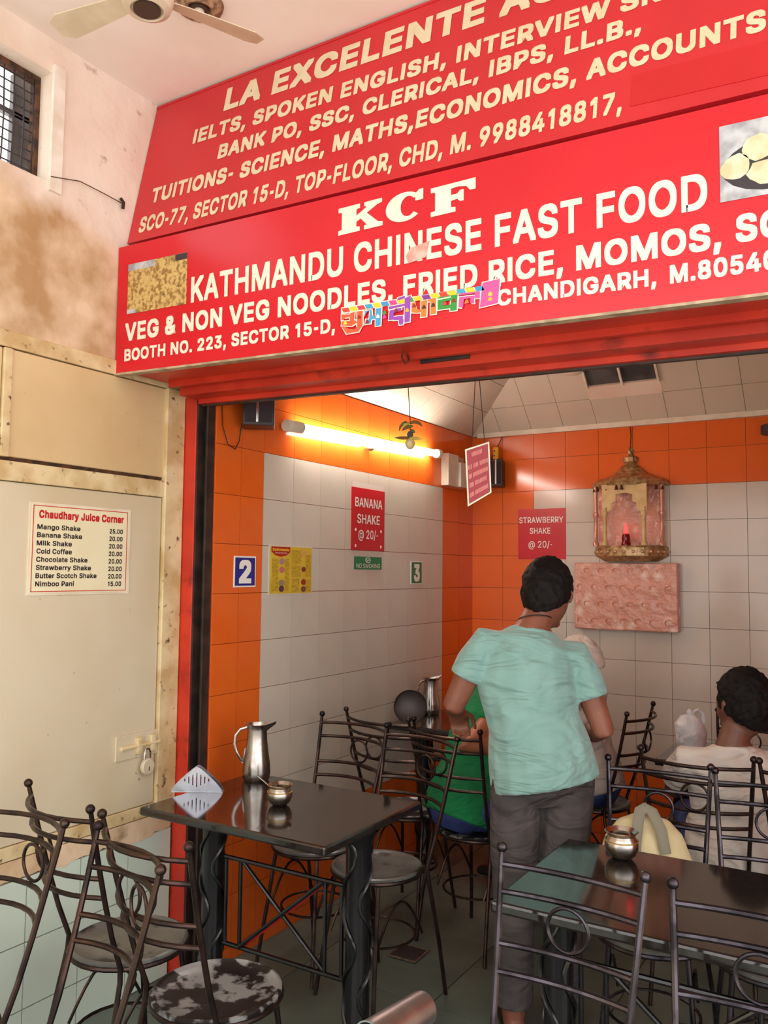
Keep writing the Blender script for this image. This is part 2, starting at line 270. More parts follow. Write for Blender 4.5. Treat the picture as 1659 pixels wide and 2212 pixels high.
# outlines of a plain grotesque alphabet: advance, then closed contours (thousandths of the type size)
GLYPH = {'A':[480,[[16,0,201,509,276,509,463,0,395,0,287,302,276,334,264,372,255,402,244,438,232,478,245,478,233,437,222,402,213,371,201,333,191,302,85,0],[110,142,110,199,370,199,370,142]]],'B':[456,[[60,0,60,509,241,509,274,507,304,501,329,491,359,469,381,442,394,410,398,374,395,344,387,320,373,301,356,286,336,275,315,267,315,262,339,257,363,245,385,227,402,203,414,173,418,136,413,100,400,67,377,39,344,18,317,8,284,2,247,0],[125,57,245,57,281,60,309,67,330,80,349,105,355,137,352,161,342,184,327,203,306,218,279,228,248,231,125,231],[125,285,238,285,265,288,288,296,308,309,323,326,333,348,336,372,330,403,313,429,283,446,240,452,125,452]]],'C':[510,[[267,-7,225,-3,186,7,150,25,119,49,92,79,70,115,53,157,44,203,40,254,44,305,53,352,70,393,92,429,119,459,150,484,186,501,225,512,267,516,305,513,340,504,373,490,402,471,427,447,448,418,463,385,473,348,408,348,401,373,389,395,375,413,357,428,337,440,315,449,292,454,267,456,237,453,209,445,184,432,161,414,141,391,125,364,113,332,106,295,103,254,106,213,113,177,125,145,141,117,161,94,184,76,210,63,237,56,267,53,292,55,315,60,337,69,357,81,375,96,389,114,401,136,408,160,473,160,463,124,448,91,428,62,402,38,373,19,341,5,305,-4]]],'D':[502,[[219,0,96,0,96,57,215,57,254,60,288,68,318,81,343,99,363,122,379,149,390,181,397,216,399,255,397,294,390,329,379,361,364,388,344,410,320,428,291,441,258,449,221,452,93,452,93,509,225,509,273,505,315,495,353,478,385,455,412,426,433,391,449,351,458,306,462,255,458,205,449,159,433,119,411,83,384,54,351,31,312,14,268,3],[125,509,125,0,60,0,60,509]]],'E':[419,[[60,0,60,509,372,509,372,452,125,452,125,286,355,286,355,229,125,229,125,57,375,57,375,0]]],'F':[410,[[60,0,60,509,369,509,369,452,125,452,125,278,346,278,346,221,125,221,125,0]]],'G':[520,[[269,-7,225,-3,185,7,149,25,118,49,91,79,69,116,53,157,43,203,40,254,43,305,53,352,69,393,91,429,117,459,149,484,184,501,223,512,265,516,304,513,340,504,374,489,403,469,429,445,449,416,465,384,474,349,408,349,399,372,387,393,373,411,356,427,337,439,315,448,291,454,265,456,236,453,209,445,183,432,160,414,141,392,125,364,113,332,106,295,103,254,106,213,113,177,125,145,141,117,161,95,184,76,210,63,238,56,269,53,309,57,345,71,374,93,396,123,407,147,413,173,415,202,434,199,283,199,283,256,478,256,478,200,475,160,466,124,451,91,431,62,406,38,377,19,344,5,308,-4]]],'H':[517,[[60,0,60,509,125,509,125,289,392,289,392,509,457,509,457,0,392,0,392,232,125,232,125,0]]],'I':[185,[[60,0,60,509,125,509,125,0]]],'J':[396,[[185,-7,143,-2,106,11,75,33,52,63,38,100,33,145,33,173,98,173,98,145,104,104,122,74,149,56,185,50,220,56,248,74,266,104,272,145,272,509,336,509,336,145,332,100,318,63,294,33,263,11,227,-2]]],'K':[467,[[104,145,104,216,122,239,139,261,157,282,174,303,193,324,212,344,364,509,448,509,231,276,228,276],[60,0,60,509,125,509,125,334,124,225,125,193,125,0],[372,0,188,259,228,309,449,0]]],'L':[393,[[60,0,60,509,125,509,125,57,361,57,361,0]]],'M':[628,[[60,0,60,509,152,509,277,187,287,159,299,123,311,84,322,49,307,49,318,83,330,121,342,158,352,187,476,509,568,509,568,0,504,0,504,291,504,327,505,369,506,413,507,457,513,457,505,433,498,409,482,363,467,322,456,291,342,0,286,0,170,291,159,321,145,361,129,408,112,457,119,457,120,416,121,372,122,328,122,291,122,0]]],'N':[523,[[60,0,60,509,136,509,343,183,352,169,363,151,375,130,388,107,401,82,414,55,405,54,402,81,401,108,400,134,399,157,399,195,399,509,463,509,463,0,387,0,202,290,177,331,164,354,148,381,108,452,119,454,122,384,124,328,125,291,125,0]]],'O':[533,[[267,-7,225,-3,186,7,150,25,119,49,92,79,70,115,53,157,44,203,40,254,44,305,53,352,70,393,92,429,119,459,150,484,186,501,225,512,267,516,309,512,348,501,384,484,415,459,442,429,464,393,480,352,490,305,493,254,490,203,480,157,464,115,442,79,415,49,384,25,348,7,309,-3],[267,53,296,55,324,63,349,76,372,94,392,116,408,144,420,176,428,213,430,254,428,295,420,332,408,365,392,392,372,415,349,433,324,446,296,453,267,456,237,453,210,445,184,433,161,415,142,392,125,364,113,332,106,295,103,254,106,213,113,176,125,144,142,117,161,94,184,76,210,63,237,55]]],'P':[445,[[60,0,60,509,235,509,272,506,305,499,332,487,356,471,375,452,390,430,400,404,407,377,409,348,407,318,400,291,390,265,375,243,356,223,332,207,305,195,272,188,235,186,109,186,109,242,233,242,269,246,297,256,318,272,333,294,342,319,344,348,342,376,333,402,318,423,297,439,268,449,232,452,125,452,125,0]]],'Q':[533,[[245,159,313,159,369,85,384,65,468,-48,401,-48,346,27,331,46],[267,-7,225,-3,186,7,150,25,119,49,92,79,70,115,53,157,44,203,40,254,44,305,53,352,70,393,92,429,119,459,150,484,186,501,225,512,267,516,309,512,348,501,384,484,415,459,442,429,464,393,480,352,490,305,493,254,490,203,480,157,464,115,442,79,415,49,384,25,348,7,309,-3],[267,53,296,55,324,63,349,76,372,94,392,116,408,144,420,176,428,213,430,254,428,295,420,332,408,365,392,392,372,415,349,433,324,446,296,453,267,456,237,453,210,445,184,433,161,415,142,392,125,364,113,332,106,295,103,254,106,213,113,176,125,144,142,117,161,94,184,76,210,63,237,55]]],'R':[449,[[60,0,60,509,236,509,273,506,305,500,333,489,367,465,390,433,401,408,407,381,409,352,407,323,401,296,390,271,367,240,333,217,305,206,273,200,236,198,96,198,96,255,234,255,269,258,298,267,319,281,334,300,342,324,345,352,342,380,334,405,319,425,298,440,269,449,233,452,125,452,125,0],[353,0,230,229,303,229,428,0]]],'S':[447,[[224,-9,188,-7,156,-1,128,9,102,23,81,40,64,60,51,83,42,109,38,137,104,137,110,110,123,88,142,71,166,59,194,52,224,49,257,52,286,60,311,74,329,92,341,114,346,139,342,161,332,179,316,193,296,205,272,214,245,222,184,239,145,253,112,269,86,289,67,313,56,341,52,372,58,413,75,448,92,468,113,484,138,498,165,508,195,514,227,516,259,514,289,508,316,498,351,476,377,449,394,415,401,378,337,378,326,412,302,437,280,449,254,456,225,459,194,456,167,448,145,435,129,418,118,398,115,376,119,352,131,334,148,319,169,308,191,300,212,293,264,279,287,272,312,264,336,252,359,238,379,220,395,198,405,171,408,139,403,99,386,64,370,43,349,25,323,11,294,0,261,-7]]],'T':[449,[[32,452,32,509,417,509,417,452,257,452,257,0,193,0,193,452]]],'U':[517,[[259,-8,220,-6,186,2,154,15,126,33,103,55,85,80,71,108,63,140,60,173,60,509,124,509,124,178,128,144,141,113,160,87,187,68,220,56,259,52,298,56,331,68,357,87,377,113,389,144,393,178,393,509,457,509,457,173,454,140,446,108,433,80,414,55,391,33,363,15,332,2,297,-6]]],'V':[480,[[204,0,16,509,84,509,192,206,203,176,215,137,225,106,236,71,248,31,235,31,247,71,257,107,267,138,279,176,290,206,395,509,463,509,278,0]]],'W':[686,[[155,0,16,509,82,509,163,196,170,171,175,145,187,94,192,67,197,40,189,40,194,67,200,94,205,120,211,145,224,196,306,509,380,509,462,196,468,171,474,145,486,94,492,67,497,40,488,40,493,67,499,94,504,120,510,145,523,196,603,509,670,509,530,0,455,0,368,323,359,356,351,391,346,417,341,445,336,475,350,475,345,446,340,420,335,395,327,359,318,323,230,0]]],'X':[474,[[18,0,217,284,217,236,29,509,104,509,178,400,192,379,204,361,214,345,223,329,233,312,243,292,232,292,252,329,261,345,272,361,298,400,374,509,446,509,259,239,259,287,456,0,382,0,292,129,268,165,259,180,250,195,241,212,230,231,244,231,235,213,225,196,216,181,206,166,182,129,91,0]]],'Y':[472,[[203,0,203,208,16,509,91,509,192,344,208,318,222,292,236,264,250,230,224,230,237,265,251,293,265,318,280,344,381,509,455,509,268,208,268,0]]],'Z':[438,[[42,0,42,46,273,385,289,408,306,431,323,453,341,476,348,454,317,453,285,452,254,452,223,452,40,452,40,509,397,509,397,462,169,129,152,105,134,81,97,33,90,54,121,56,152,57,183,57,214,57,399,57,399,0]]],'0':[453,[[227,-7,191,-3,158,7,130,24,105,48,85,77,69,113,57,155,50,202,48,254,50,306,57,353,69,395,85,431,106,461,130,484,159,502,191,512,227,516,262,512,295,502,323,484,348,461,368,431,384,395,396,353,403,306,405,254,403,202,396,155,384,113,368,77,348,48,323,24,295,7,263,-3],[227,50,261,56,290,74,306,92,320,116,330,144,338,176,342,213,344,254,342,295,338,332,330,365,320,393,306,416,290,435,261,453,227,460,192,453,163,435,147,416,134,393,123,365,115,332,111,295,109,254,111,213,115,176,123,144,134,116,147,92,163,74,192,56]]],'1':[400,[[200,0,200,418,95,352,95,422,212,509,266,509,266,0]]],'2':[453,[[64,0,64,47,234,229,261,257,282,282,299,305,311,327,318,348,320,371,317,397,308,419,293,436,273,449,250,457,224,460,196,457,172,447,153,433,139,413,130,390,127,362,66,362,68,391,75,418,86,442,111,473,143,496,168,507,196,513,225,516,254,513,281,507,306,497,337,474,361,445,376,411,381,372,378,345,371,318,357,290,336,259,317,235,294,209,267,180,153,60,153,57,389,57,389,0]]],'3':[453,[[218,-7,188,-5,159,1,133,10,98,30,70,57,52,91,44,132,109,132,115,107,126,87,144,71,165,59,191,52,219,50,248,53,275,61,297,74,315,93,325,116,329,145,326,172,316,196,299,217,275,234,242,244,201,248,157,248,157,299,288,448,288,452,70,452,70,509,372,509,372,461,211,278,211,289,247,290,279,286,308,276,333,262,354,244,371,222,383,198,391,173,393,145,390,116,383,90,370,66,354,45,333,27,309,12,281,2,251,-5]]],'4':[453,[[40,105,40,158,247,509,311,509,109,166,109,163,413,163,413,105],[282,0,282,121,282,146,282,318,343,318,343,0]]],'5':[453,[[221,-7,192,-5,165,1,140,11,108,32,83,60,66,93,60,130,122,130,127,108,138,89,154,73,173,60,196,52,221,50,250,53,276,64,298,82,314,104,324,131,328,162,324,193,314,221,297,244,275,262,248,273,218,277,192,275,167,268,145,258,128,246,67,253,96,509,366,509,366,452,151,452,134,301,136,301,155,315,178,325,203,331,229,334,263,330,294,321,321,306,345,285,364,260,379,231,388,199,391,163,388,132,381,102,369,76,352,52,332,32,309,15,282,3,253,-4]]],'6':[453,[[226,-7,196,-4,168,3,142,15,119,31,100,51,84,74,73,101,66,130,64,162,68,199,80,239,93,268,112,302,137,340,252,509,322,509,151,261,145,261,154,275,165,288,179,299,196,307,214,312,235,314,265,312,291,305,316,295,346,271,370,240,380,215,387,187,389,157,387,127,379,98,368,73,352,50,333,30,310,14,284,3,257,-4],[226,48,254,52,279,63,299,79,314,101,324,128,327,157,324,187,314,213,299,235,279,251,254,262,226,265,198,262,174,252,153,235,138,214,128,188,125,158,128,128,138,102,153,79,174,63,198,52]]],'7':[453,[[97,0,323,448,323,452,62,452,62,509,391,509,391,449,165,0]]],'8':[453,[[226,-7,193,-5,163,1,136,11,101,33,74,62,57,96,52,135,55,166,65,195,81,220,101,241,125,256,153,265,153,267,119,282,93,308,76,342,70,380,75,417,90,450,114,477,146,498,170,508,197,514,226,516,255,514,282,508,306,498,337,477,361,450,377,417,382,380,376,342,359,308,333,282,300,267,300,265,327,256,351,241,372,220,387,195,397,166,401,135,395,96,378,62,352,33,317,11,289,1,259,-5],[226,49,258,52,285,60,307,74,323,91,333,113,337,139,333,165,322,189,305,208,283,223,256,232,226,235,196,232,169,223,147,208,130,189,119,165,115,139,119,113,129,91,145,74,167,60,195,52],[226,290,252,292,274,300,293,313,307,330,316,351,319,376,316,399,308,420,294,437,275,449,252,457,226,460,200,457,177,449,159,437,145,420,136,399,133,376,136,351,145,330,159,313,178,300,201,292]]],'9':[453,[[226,516,256,513,285,506,310,494,333,478,352,458,368,434,380,408,387,378,389,347,385,309,373,270,359,240,340,207,315,168,200,0,130,0,301,248,307,248,299,234,287,221,273,210,257,202,238,196,218,195,188,197,161,203,137,214,106,237,83,269,72,294,66,321,64,352,66,382,73,411,85,436,101,459,120,479,143,494,168,506,196,513],[226,460,199,457,174,446,154,429,138,407,129,381,125,352,129,322,138,295,154,274,174,257,199,247,226,243,254,247,279,257,299,273,314,295,324,321,327,350,324,381,314,407,299,429,279,446,254,457]]],',':[188,[[38,-119,68,71,137,71,84,-119]]],'.':[188,[[95,-4,78,-1,63,9,53,24,50,41,53,59,63,73,78,83,95,87,113,83,128,73,138,59,141,41,138,24,128,9,113,-1]]],'-':[453,[[337,244,337,188,114,188,114,244]]],'&':[448,[[197,-7,165,-5,136,1,110,12,78,34,54,62,39,96,34,133,37,163,47,189,63,213,85,235,111,256,140,279,216,335,226,343,237,352,246,363,255,375,260,389,262,405,258,427,245,445,226,457,201,461,184,459,168,453,155,444,145,431,139,416,137,399,139,380,145,363,155,346,169,327,185,307,204,284,438,0,364,0,171,231,121,293,102,319,87,344,78,370,75,398,79,430,91,458,109,481,134,499,165,510,200,513,235,510,266,499,290,482,308,459,320,433,324,404,322,382,315,362,305,342,291,325,275,308,256,293,154,217,128,195,110,174,100,154,97,131,100,108,109,87,124,70,143,57,166,49,193,46,223,50,251,59,278,75,301,95,321,121,336,151,346,186,349,224,408,224,406,194,403,167,397,144,385,115,371,92,357,75,345,62,333,47,305,23,271,7,234,-3]]],'@':[676,[[355,-135,307,-133,262,-126,221,-114,184,-98,151,-77,122,-53,98,-24,77,9,61,46,50,87,43,131,40,179,43,226,50,269,61,309,78,346,98,379,123,408,151,433,184,454,220,470,260,482,303,489,349,492,394,489,435,482,472,469,506,452,536,432,562,407,584,380,603,351,617,319,627,285,633,251,635,215,634,178,631,142,625,107,615,76,599,49,579,28,551,15,517,11,497,12,476,17,457,24,441,36,429,50,423,68,420,68,408,48,388,30,361,17,326,13,285,18,251,35,224,62,204,96,195,123,190,152,188,182,190,212,197,239,207,265,228,297,257,322,291,338,330,343,360,340,385,331,404,319,416,306,419,306,419,335,474,335,474,110,476,91,485,74,499,63,518,59,540,63,557,76,568,97,576,127,579,152,580,182,581,215,579,245,575,273,567,301,555,327,541,351,523,373,502,393,477,410,450,424,419,434,385,440,347,442,309,440,274,434,242,424,213,410,187,393,164,372,144,347,128,320,115,289,105,255,100,218,98,178,100,138,105,100,115,66,128,35,144,8,165,-17,188,-37,215,-54,246,-68,280,-78,317,-83,357,-85,385,-84,412,-80,436,-75,458,-69,489,-59,504,-107,487,-113,464,-120,438,-126,411,-131,383,-134],[329,65,359,68,382,78,400,95,412,118,419,148,422,185,419,221,411,249,399,269,381,282,358,289,331,292,305,288,283,277,265,260,252,239,244,213,242,185,244,154,251,125,262,101,279,81,301,69]]],'/':[249,[[235,533,71,-76,14,-76,178,533]]],'a':[389,[[160,-9,126,-5,94,5,68,22,48,45,35,73,30,108,34,138,43,161,58,179,78,193,100,203,125,211,152,216,178,220,234,227,252,230,265,235,273,243,276,255,276,257,273,279,267,297,256,311,240,322,220,329,196,331,171,329,149,322,132,313,118,301,107,288,100,274,41,291,57,322,79,346,104,364,133,375,163,382,194,384,215,383,239,379,263,372,286,360,306,343,322,320,333,290,337,251,337,0,277,0,277,52,272,52,264,38,252,25,236,12,215,1,190,-6],[170,45,202,49,228,59,248,74,263,93,272,115,276,138,276,190,270,186,259,182,246,179,231,176,200,171,175,168,154,164,134,159,117,150,103,139,95,124,92,105,94,87,102,72,114,61,130,52,149,47]]],'b':[424,[[229,-8,198,-5,172,4,153,17,138,31,127,46,118,59,112,59,112,0,53,0,53,509,114,509,114,319,118,319,127,331,137,346,152,360,171,373,197,381,229,384,259,382,287,374,313,361,335,342,354,320,370,293,381,261,388,227,390,189,388,151,381,116,370,84,355,57,336,34,313,16,288,3,260,-6],[220,47,253,51,279,66,301,88,316,117,325,151,328,189,325,227,316,261,301,290,280,311,253,325,220,330,188,325,161,312,140,291,125,263,116,229,113,189,116,150,125,115,140,86,162,65,188,51]]],'c':[396,[[207,-8,174,-5,144,3,117,16,93,35,72,58,56,85,44,116,37,150,34,187,37,225,44,260,56,291,72,318,93,341,117,360,144,374,174,382,207,384,234,383,260,377,284,368,305,356,324,341,340,322,353,301,362,277,303,262,298,276,290,289,281,301,270,311,257,319,242,325,226,329,207,330,173,325,145,310,124,287,108,258,99,224,96,187,99,151,108,117,124,89,145,66,173,51,207,46,226,48,243,52,258,58,271,66,282,76,292,89,299,102,304,117,363,102,354,78,341,56,325,37,306,21,285,9,261,-1,235,-6]]],'d':[424,[[195,-8,165,-6,137,3,111,16,89,34,70,57,55,84,43,116,36,151,34,189,36,227,43,261,55,293,70,320,89,342,112,361,137,374,165,382,196,384,228,381,253,373,272,360,287,346,298,331,306,319,311,319,311,509,372,509,372,0,313,0,313,59,307,59,298,46,287,31,272,17,252,4,227,-5],[205,47,236,51,263,65,284,86,299,115,309,150,312,189,309,229,300,263,284,291,263,312,237,325,205,330,172,325,145,311,124,290,108,261,99,227,96,189,99,151,109,117,124,88,145,66,172,51]]],'e':[404,[[212,-8,177,-5,145,3,117,16,92,35,72,58,56,85,44,116,37,150,34,187,36,224,44,258,55,290,71,317,91,340,115,359,142,373,172,382,205,384,236,382,266,374,294,361,319,341,341,315,357,282,365,256,370,227,371,194,371,169,75,169,75,221,338,221,310,202,307,237,298,269,283,294,263,314,237,326,205,330,173,326,146,313,125,294,109,270,99,241,96,211,96,178,100,139,110,106,128,80,151,61,179,50,212,46,234,48,254,53,271,61,285,73,297,88,306,105,365,91,353,63,335,39,311,19,283,4,249,-5]]],'f':[254,[[228,379,228,327,6,327,6,379],[81,0,81,432,84,461,96,486,113,505,135,519,161,527,187,530,207,529,222,527,234,524,243,521,227,468,215,472,206,473,195,474,171,470,154,460,145,443,142,419,142,0]]],'g':[425,[[207,-151,168,-148,134,-140,105,-127,82,-110,64,-91,51,-69,101,-41,110,-53,122,-66,136,-78,154,-88,178,-95,207,-97,249,-92,282,-75,304,-47,311,-6,311,68,306,68,298,56,287,41,272,28,252,16,227,8,195,5,165,7,138,14,113,27,90,43,71,65,55,90,43,120,36,154,34,191,36,229,43,263,55,293,71,320,90,342,112,361,138,374,166,382,196,384,228,382,253,373,273,360,288,346,299,331,308,319,313,319,313,379,372,379,372,-9,370,-40,363,-67,350,-90,324,-117,291,-136,265,-144,237,-149],[205,59,237,63,264,75,285,95,300,121,309,154,312,193,309,231,300,264,285,291,264,312,237,325,205,330,172,325,145,312,124,290,109,262,99,229,96,193,99,155,109,123,124,96,145,76,172,63]]],'h':[410,[[114,227,114,0,53,0,53,509,114,509,114,287,102,287,116,319,132,344,152,362,187,379,227,384,264,380,295,369,321,349,341,321,350,298,355,271,357,240,357,0,296,0,296,235,290,275,273,304,246,323,210,329,184,326,161,317,141,303,126,283,117,257]]],'i':[167,[[53,0,53,379,114,379,114,0],[84,443,67,446,54,455,44,468,41,483,44,499,54,512,67,521,84,524,100,521,114,512,123,499,126,483,123,468,114,455,100,446]]],'j':[167,[[53,379,114,379,114,-30,111,-63,102,-90,86,-113,65,-129,37,-139,4,-143,-10,-143,-10,-87,2,-87,25,-83,40,-72,50,-54,53,-29],[83,443,67,446,53,455,44,468,41,483,44,499,53,512,67,521,83,524,100,521,114,512,123,499,126,483,123,468,114,455,100,446]]],'k':[381,[[110,137,110,212,121,212,284,379,360,379,184,199,177,199],[53,0,53,509,114,509,114,0],[294,0,148,186,191,229,372,0]]],'l':[189,[[139,-2,101,3,74,20,58,47,53,84,53,509,114,509,114,99,115,77,120,62,130,54,146,52,160,53,170,54,181,3,162,-1,151,-2]]],'m':[610,[[53,0,53,379,112,379,112,295,108,295,118,323,132,346,151,363,172,376,195,384,219,386,257,380,287,361,309,331,321,295,312,295,322,321,337,343,357,361,381,375,407,383,437,386,468,383,497,372,522,354,541,328,553,296,557,255,557,0,496,0,496,254,490,289,473,313,447,326,419,330,395,328,374,320,358,307,345,290,338,270,335,247,335,0,274,0,274,260,269,288,253,311,229,326,199,330,178,328,158,320,140,307,126,289,117,266,114,238,114,0]]],'n':[410,[[114,227,114,0,53,0,53,379,112,379,112,287,102,287,116,319,132,344,152,362,187,379,227,384,264,380,295,369,321,349,341,321,350,298,355,271,357,240,357,0,296,0,296,235,290,275,273,304,246,323,210,329,184,326,161,317,141,303,126,283,117,257]]],'o':[415,[[207,-8,174,-5,144,3,117,16,93,35,72,58,56,85,44,116,37,150,34,187,37,225,44,260,56,291,72,318,93,341,117,360,144,374,174,382,207,384,241,382,271,374,299,360,323,341,343,318,359,291,371,260,379,225,381,187,379,150,371,116,359,85,343,58,323,35,299,16,271,3,241,-5],[207,46,242,51,270,66,292,89,307,117,316,151,319,187,316,224,307,258,292,287,270,310,242,325,207,330,173,325,145,310,124,287,108,258,99,224,96,187,99,151,108,117,124,89,145,66,173,51]]],'p':[424,[[53,-143,53,379,112,379,112,319,118,319,126,331,137,346,152,360,171,373,197,381,229,384,259,382,287,374,313,361,335,342,354,320,370,293,381,261,388,227,390,189,388,151,381,116,370,84,355,57,336,34,313,16,288,3,260,-6,229,-8,198,-5,173,4,153,17,138,31,127,46,118,59,114,59,114,-143],[220,47,253,51,279,66,301,88,316,117,325,151,328,189,325,227,316,261,301,290,280,311,253,325,220,330,188,325,161,312,140,291,125,263,116,229,113,189,116,150,125,115,140,86,162,65,188,51]]],'q':[424,[[372,-143,311,-143,311,59,306,59,298,46,287,31,272,17,252,4,227,-5,195,-8,165,-6,137,3,111,16,89,34,70,57,55,84,43,116,36,151,34,189,36,227,43,261,55,293,70,320,89,342,112,361,137,374,165,382,196,384,228,381,253,373,272,360,287,346,298,331,307,319,313,319,313,379,372,379],[205,47,236,51,263,65,284,86,299,115,309,150,312,189,309,229,300,263,284,291,263,312,237,325,205,330,172,325,145,311,124,290,108,261,99,227,96,189,99,151,109,117,124,88,145,66,172,51]]],'r':[259,[[53,0,53,379,112,379,112,321,115,321,130,347,152,367,181,380,213,385,229,384,243,384,243,322,230,324,219,325,207,326,182,323,159,315,140,301,126,284,117,262,114,237,114,0]]],'s':[365,[[182,-8,145,-5,112,3,84,18,62,38,45,63,36,94,94,107,105,79,124,60,150,49,181,45,217,50,244,62,262,81,268,103,265,121,254,136,237,147,212,155,149,170,118,180,92,192,72,208,53,237,47,274,51,305,65,332,87,354,115,370,149,381,187,384,223,381,254,372,279,358,299,339,314,316,324,290,268,277,258,298,243,316,219,328,187,333,156,329,131,317,114,299,109,277,112,258,124,243,144,232,172,223,229,209,261,200,287,187,306,171,325,142,331,107,326,75,312,47,290,24,260,6,223,-5]]],'t':[227,[[204,379,204,327,6,327,6,379],[65,471,126,471,126,98,128,76,136,61,150,53,170,50,185,51,202,54,213,2,203,-1,192,-3,180,-4,168,-4,138,-1,113,7,92,21,72,52,65,93]]],'u':[410,[[182,-5,146,-1,115,11,89,31,69,59,60,82,54,109,53,139,53,379,114,379,114,144,119,105,137,75,164,56,200,50,226,53,249,62,268,77,283,97,293,122,296,153,296,379,357,379,357,0,298,0,298,92,307,92,294,60,277,35,257,17,222,0]]],'v':[389,[[163,0,17,379,84,379,165,155,177,121,187,87,196,53,206,21,184,21,194,53,203,87,213,121,224,155,305,379,371,379,226,0]]],'w':[567,[[138,0,23,379,87,379,133,214,143,177,154,137,161,107,168,75,175,41,165,41,172,74,179,105,186,135,192,163,199,189,206,214,252,379,316,379,362,214,368,189,375,163,382,136,388,106,395,75,402,41,391,41,399,75,406,106,413,135,420,163,427,189,434,214,480,379,545,379,429,0,368,0,319,172,305,225,297,252,291,280,277,338,291,338,277,280,263,225,255,198,248,172,199,0]]],'x':[379,[[21,0,171,218,171,171,29,379,100,379,147,306,164,279,179,253,193,229,207,206,175,206,190,229,202,253,216,279,233,306,282,379,352,379,209,169,209,214,358,0,287,0,231,85,214,112,200,136,187,159,173,182,205,182,191,159,178,136,165,112,148,85,91,0]]],'y':[389,[[47,-139,61,-86,71,-87,88,-90,104,-89,118,-84,130,-74,141,-58,151,-36,163,-1,17,379,84,379,165,155,177,121,187,87,196,53,206,21,184,21,193,53,202,87,212,121,224,155,305,379,371,379,204,-58,191,-85,177,-107,159,-124,139,-136,117,-143,91,-145,77,-145,65,-143,54,-141]]],'z':[380,[[42,0,42,46,254,320,254,323,48,323,48,379,333,379,333,331,126,60,126,56,339,56,339,0]]]}
_tess = {}
def glyph_tris(ch):
    if ch in _tess: return _tess[ch]
    adv, loops = GLYPH[ch]
    LP = [[(l[i] / 1000.0, l[i + 1] / 1000.0) for i in range(0, len(l), 2)] for l in loops]
    area = lambda P: sum(P[i - 1][0] * P[i][1] - P[i][0] * P[i - 1][1] for i in range(len(P))) / 2
    def inside(p, P):
        c = False
        for i in range(len(P)):
            (x1, y1), (x2, y2) = P[i - 1], P[i]
            if (y1 > p[1]) != (y2 > p[1]) and p[0] < (x2 - x1) * (p[1] - y1) / (y2 - y1) + x1: c = not c
        return c
    sg = 1 if area(max(LP, key=lambda P: abs(area(P)))) > 0 else -1
    outs = [P for P in LP if area(P) * sg > 0]; holes = [P for P in LP if area(P) * sg <= 0]
    V, F = [], []
    for P in outs:
        grp = [P] + [h for h in holes if inside(h[0], P)]
        flat = [p for q in grp for p in q]; base = len(V); V += flat
        for t in tessellate_polygon([[Vector((x, y, 0)) for x, y in q] for q in grp]): F.append(tuple(base + i for i in t))
    _tess[ch] = (adv / 1000.0, V, F); return _tess[ch]
def text_parts(s, bold=0.0, spacing=1.0):
    """one (verts, faces) per word, flat letters; the weight is put on by overprinting the outline shifted in eight directions"""
    W, V, F = [], [], []; x = 0.0
    sh = [(0, 0)] if bold < 1e-4 else [(i * bold, j * bold) for i in (-1, 0, 1) for j in (-1, 0, 1) if (i or j)]
    for ch in s:
        if ch == ' ':
            if V: W.append((V, F)); V, F = [], []
            x += .19 + bold; continue
        adv, v, f = glyph_tris(ch)
        if ch == '-': v = [(px * .62, py) for px, py in v]; adv *= .62
        for k, (dx, dy) in enumerate(sh):
            for q, t in enumerate(f):      # every triangle lies a hair above the last, so that overprinted outlines never coincide
                b = len(V); V += [(x + v[i][0] + dx, v[i][1] + dy, k * 6e-5 + (q % 7) * 7e-6) for i in t]; F.append((b, b + 1, b + 2))
        x += (adv + bold * 1.2) * spacing
    if V: W.append((V, F))
    return W
def text_mesh(s, bold=0.0, spacing=1.0):
    V, F = [], []
    for v, f in text_parts(s, bold, spacing):
        b = len(V); V += v; F += [tuple(b + i for i in t) for t in f]
    me = bpy.data.meshes.new('t'); me.from_pydata(V, [], F); return me
_cap = {}
def cap_h(bold):
    if bold not in _cap:
        _cap[bold] = (-bold, .509 + bold)
    return _cap[bold]
def text_on(name, s, O, X, Z, start, end, cap, m, parent, bold=0.02, label=None, spacing=1.0, off=0.001):
    """lay a line of text on the plane O + s*X + t*Z: baseline from start to end, capitals 'cap' high; one object per word"""
    parts = text_parts(s, bold, spacing); X = Vector(X).normalized(); Z = Vector(Z).normalized(); Nn = X.cross(Z)
    y0, y1 = cap_h(bold)
    xs = [v[0] for V, F in parts for v in V]; x0, x1 = min(xs), max(xs)
    d = Vector((end[0] - start[0], end[1] - start[1])); width = d.length; dx = d / width
    k = cap / (y1 - y0); kx = width / (x1 - x0); O = Vector(O); res = []
    for V, F in parts:
        P = []
        for vx, vy, vz in V:
            a = (vx - x0) * kx; b = (vy - y0) * k
            P.append(O + X * (start[0] + dx.x * a) + Z * (start[1] + dx.y * a + b) + Nn * (off + vz))
        me = bpy.data.meshes.new(name); me.from_pydata([tuple(p) for p in P], [], F); me.materials.append(m)
        o = bpy.data.objects.new(name, me); COL.objects.link(o); wchild(o, parent); res.append(o)
    return res
def wchild(o, parent):
    """world-space mesh parented to an Empty that is only translated"""
    o.parent = parent; o.matrix_parent_inverse = Matrix.Translation(-Vector(parent.location)); return o
def panel(name, O, X, Z, s0, s1, t0, t1, th, m, parent=None, off=0.0, bev=0.0):
    X = Vector(X); Z = Vector(Z); Nn = X.cross(Z).normalized(); O = Vector(O)
    bm = bm_new()
    prism(bm, [O + X * a + Z * b + Nn * off for a, b in ((s0, t0), (s1, t0), (s1, t1), (s0, t1))], Nn * th)
    if bev: bmesh.ops.bevel(bm, geom=bm.edges[:], offset=bev, segments=1, affect='EDGES')
    o = link_bm(name, bm, m)
    if parent is not None: wchild(o, parent)
    return o

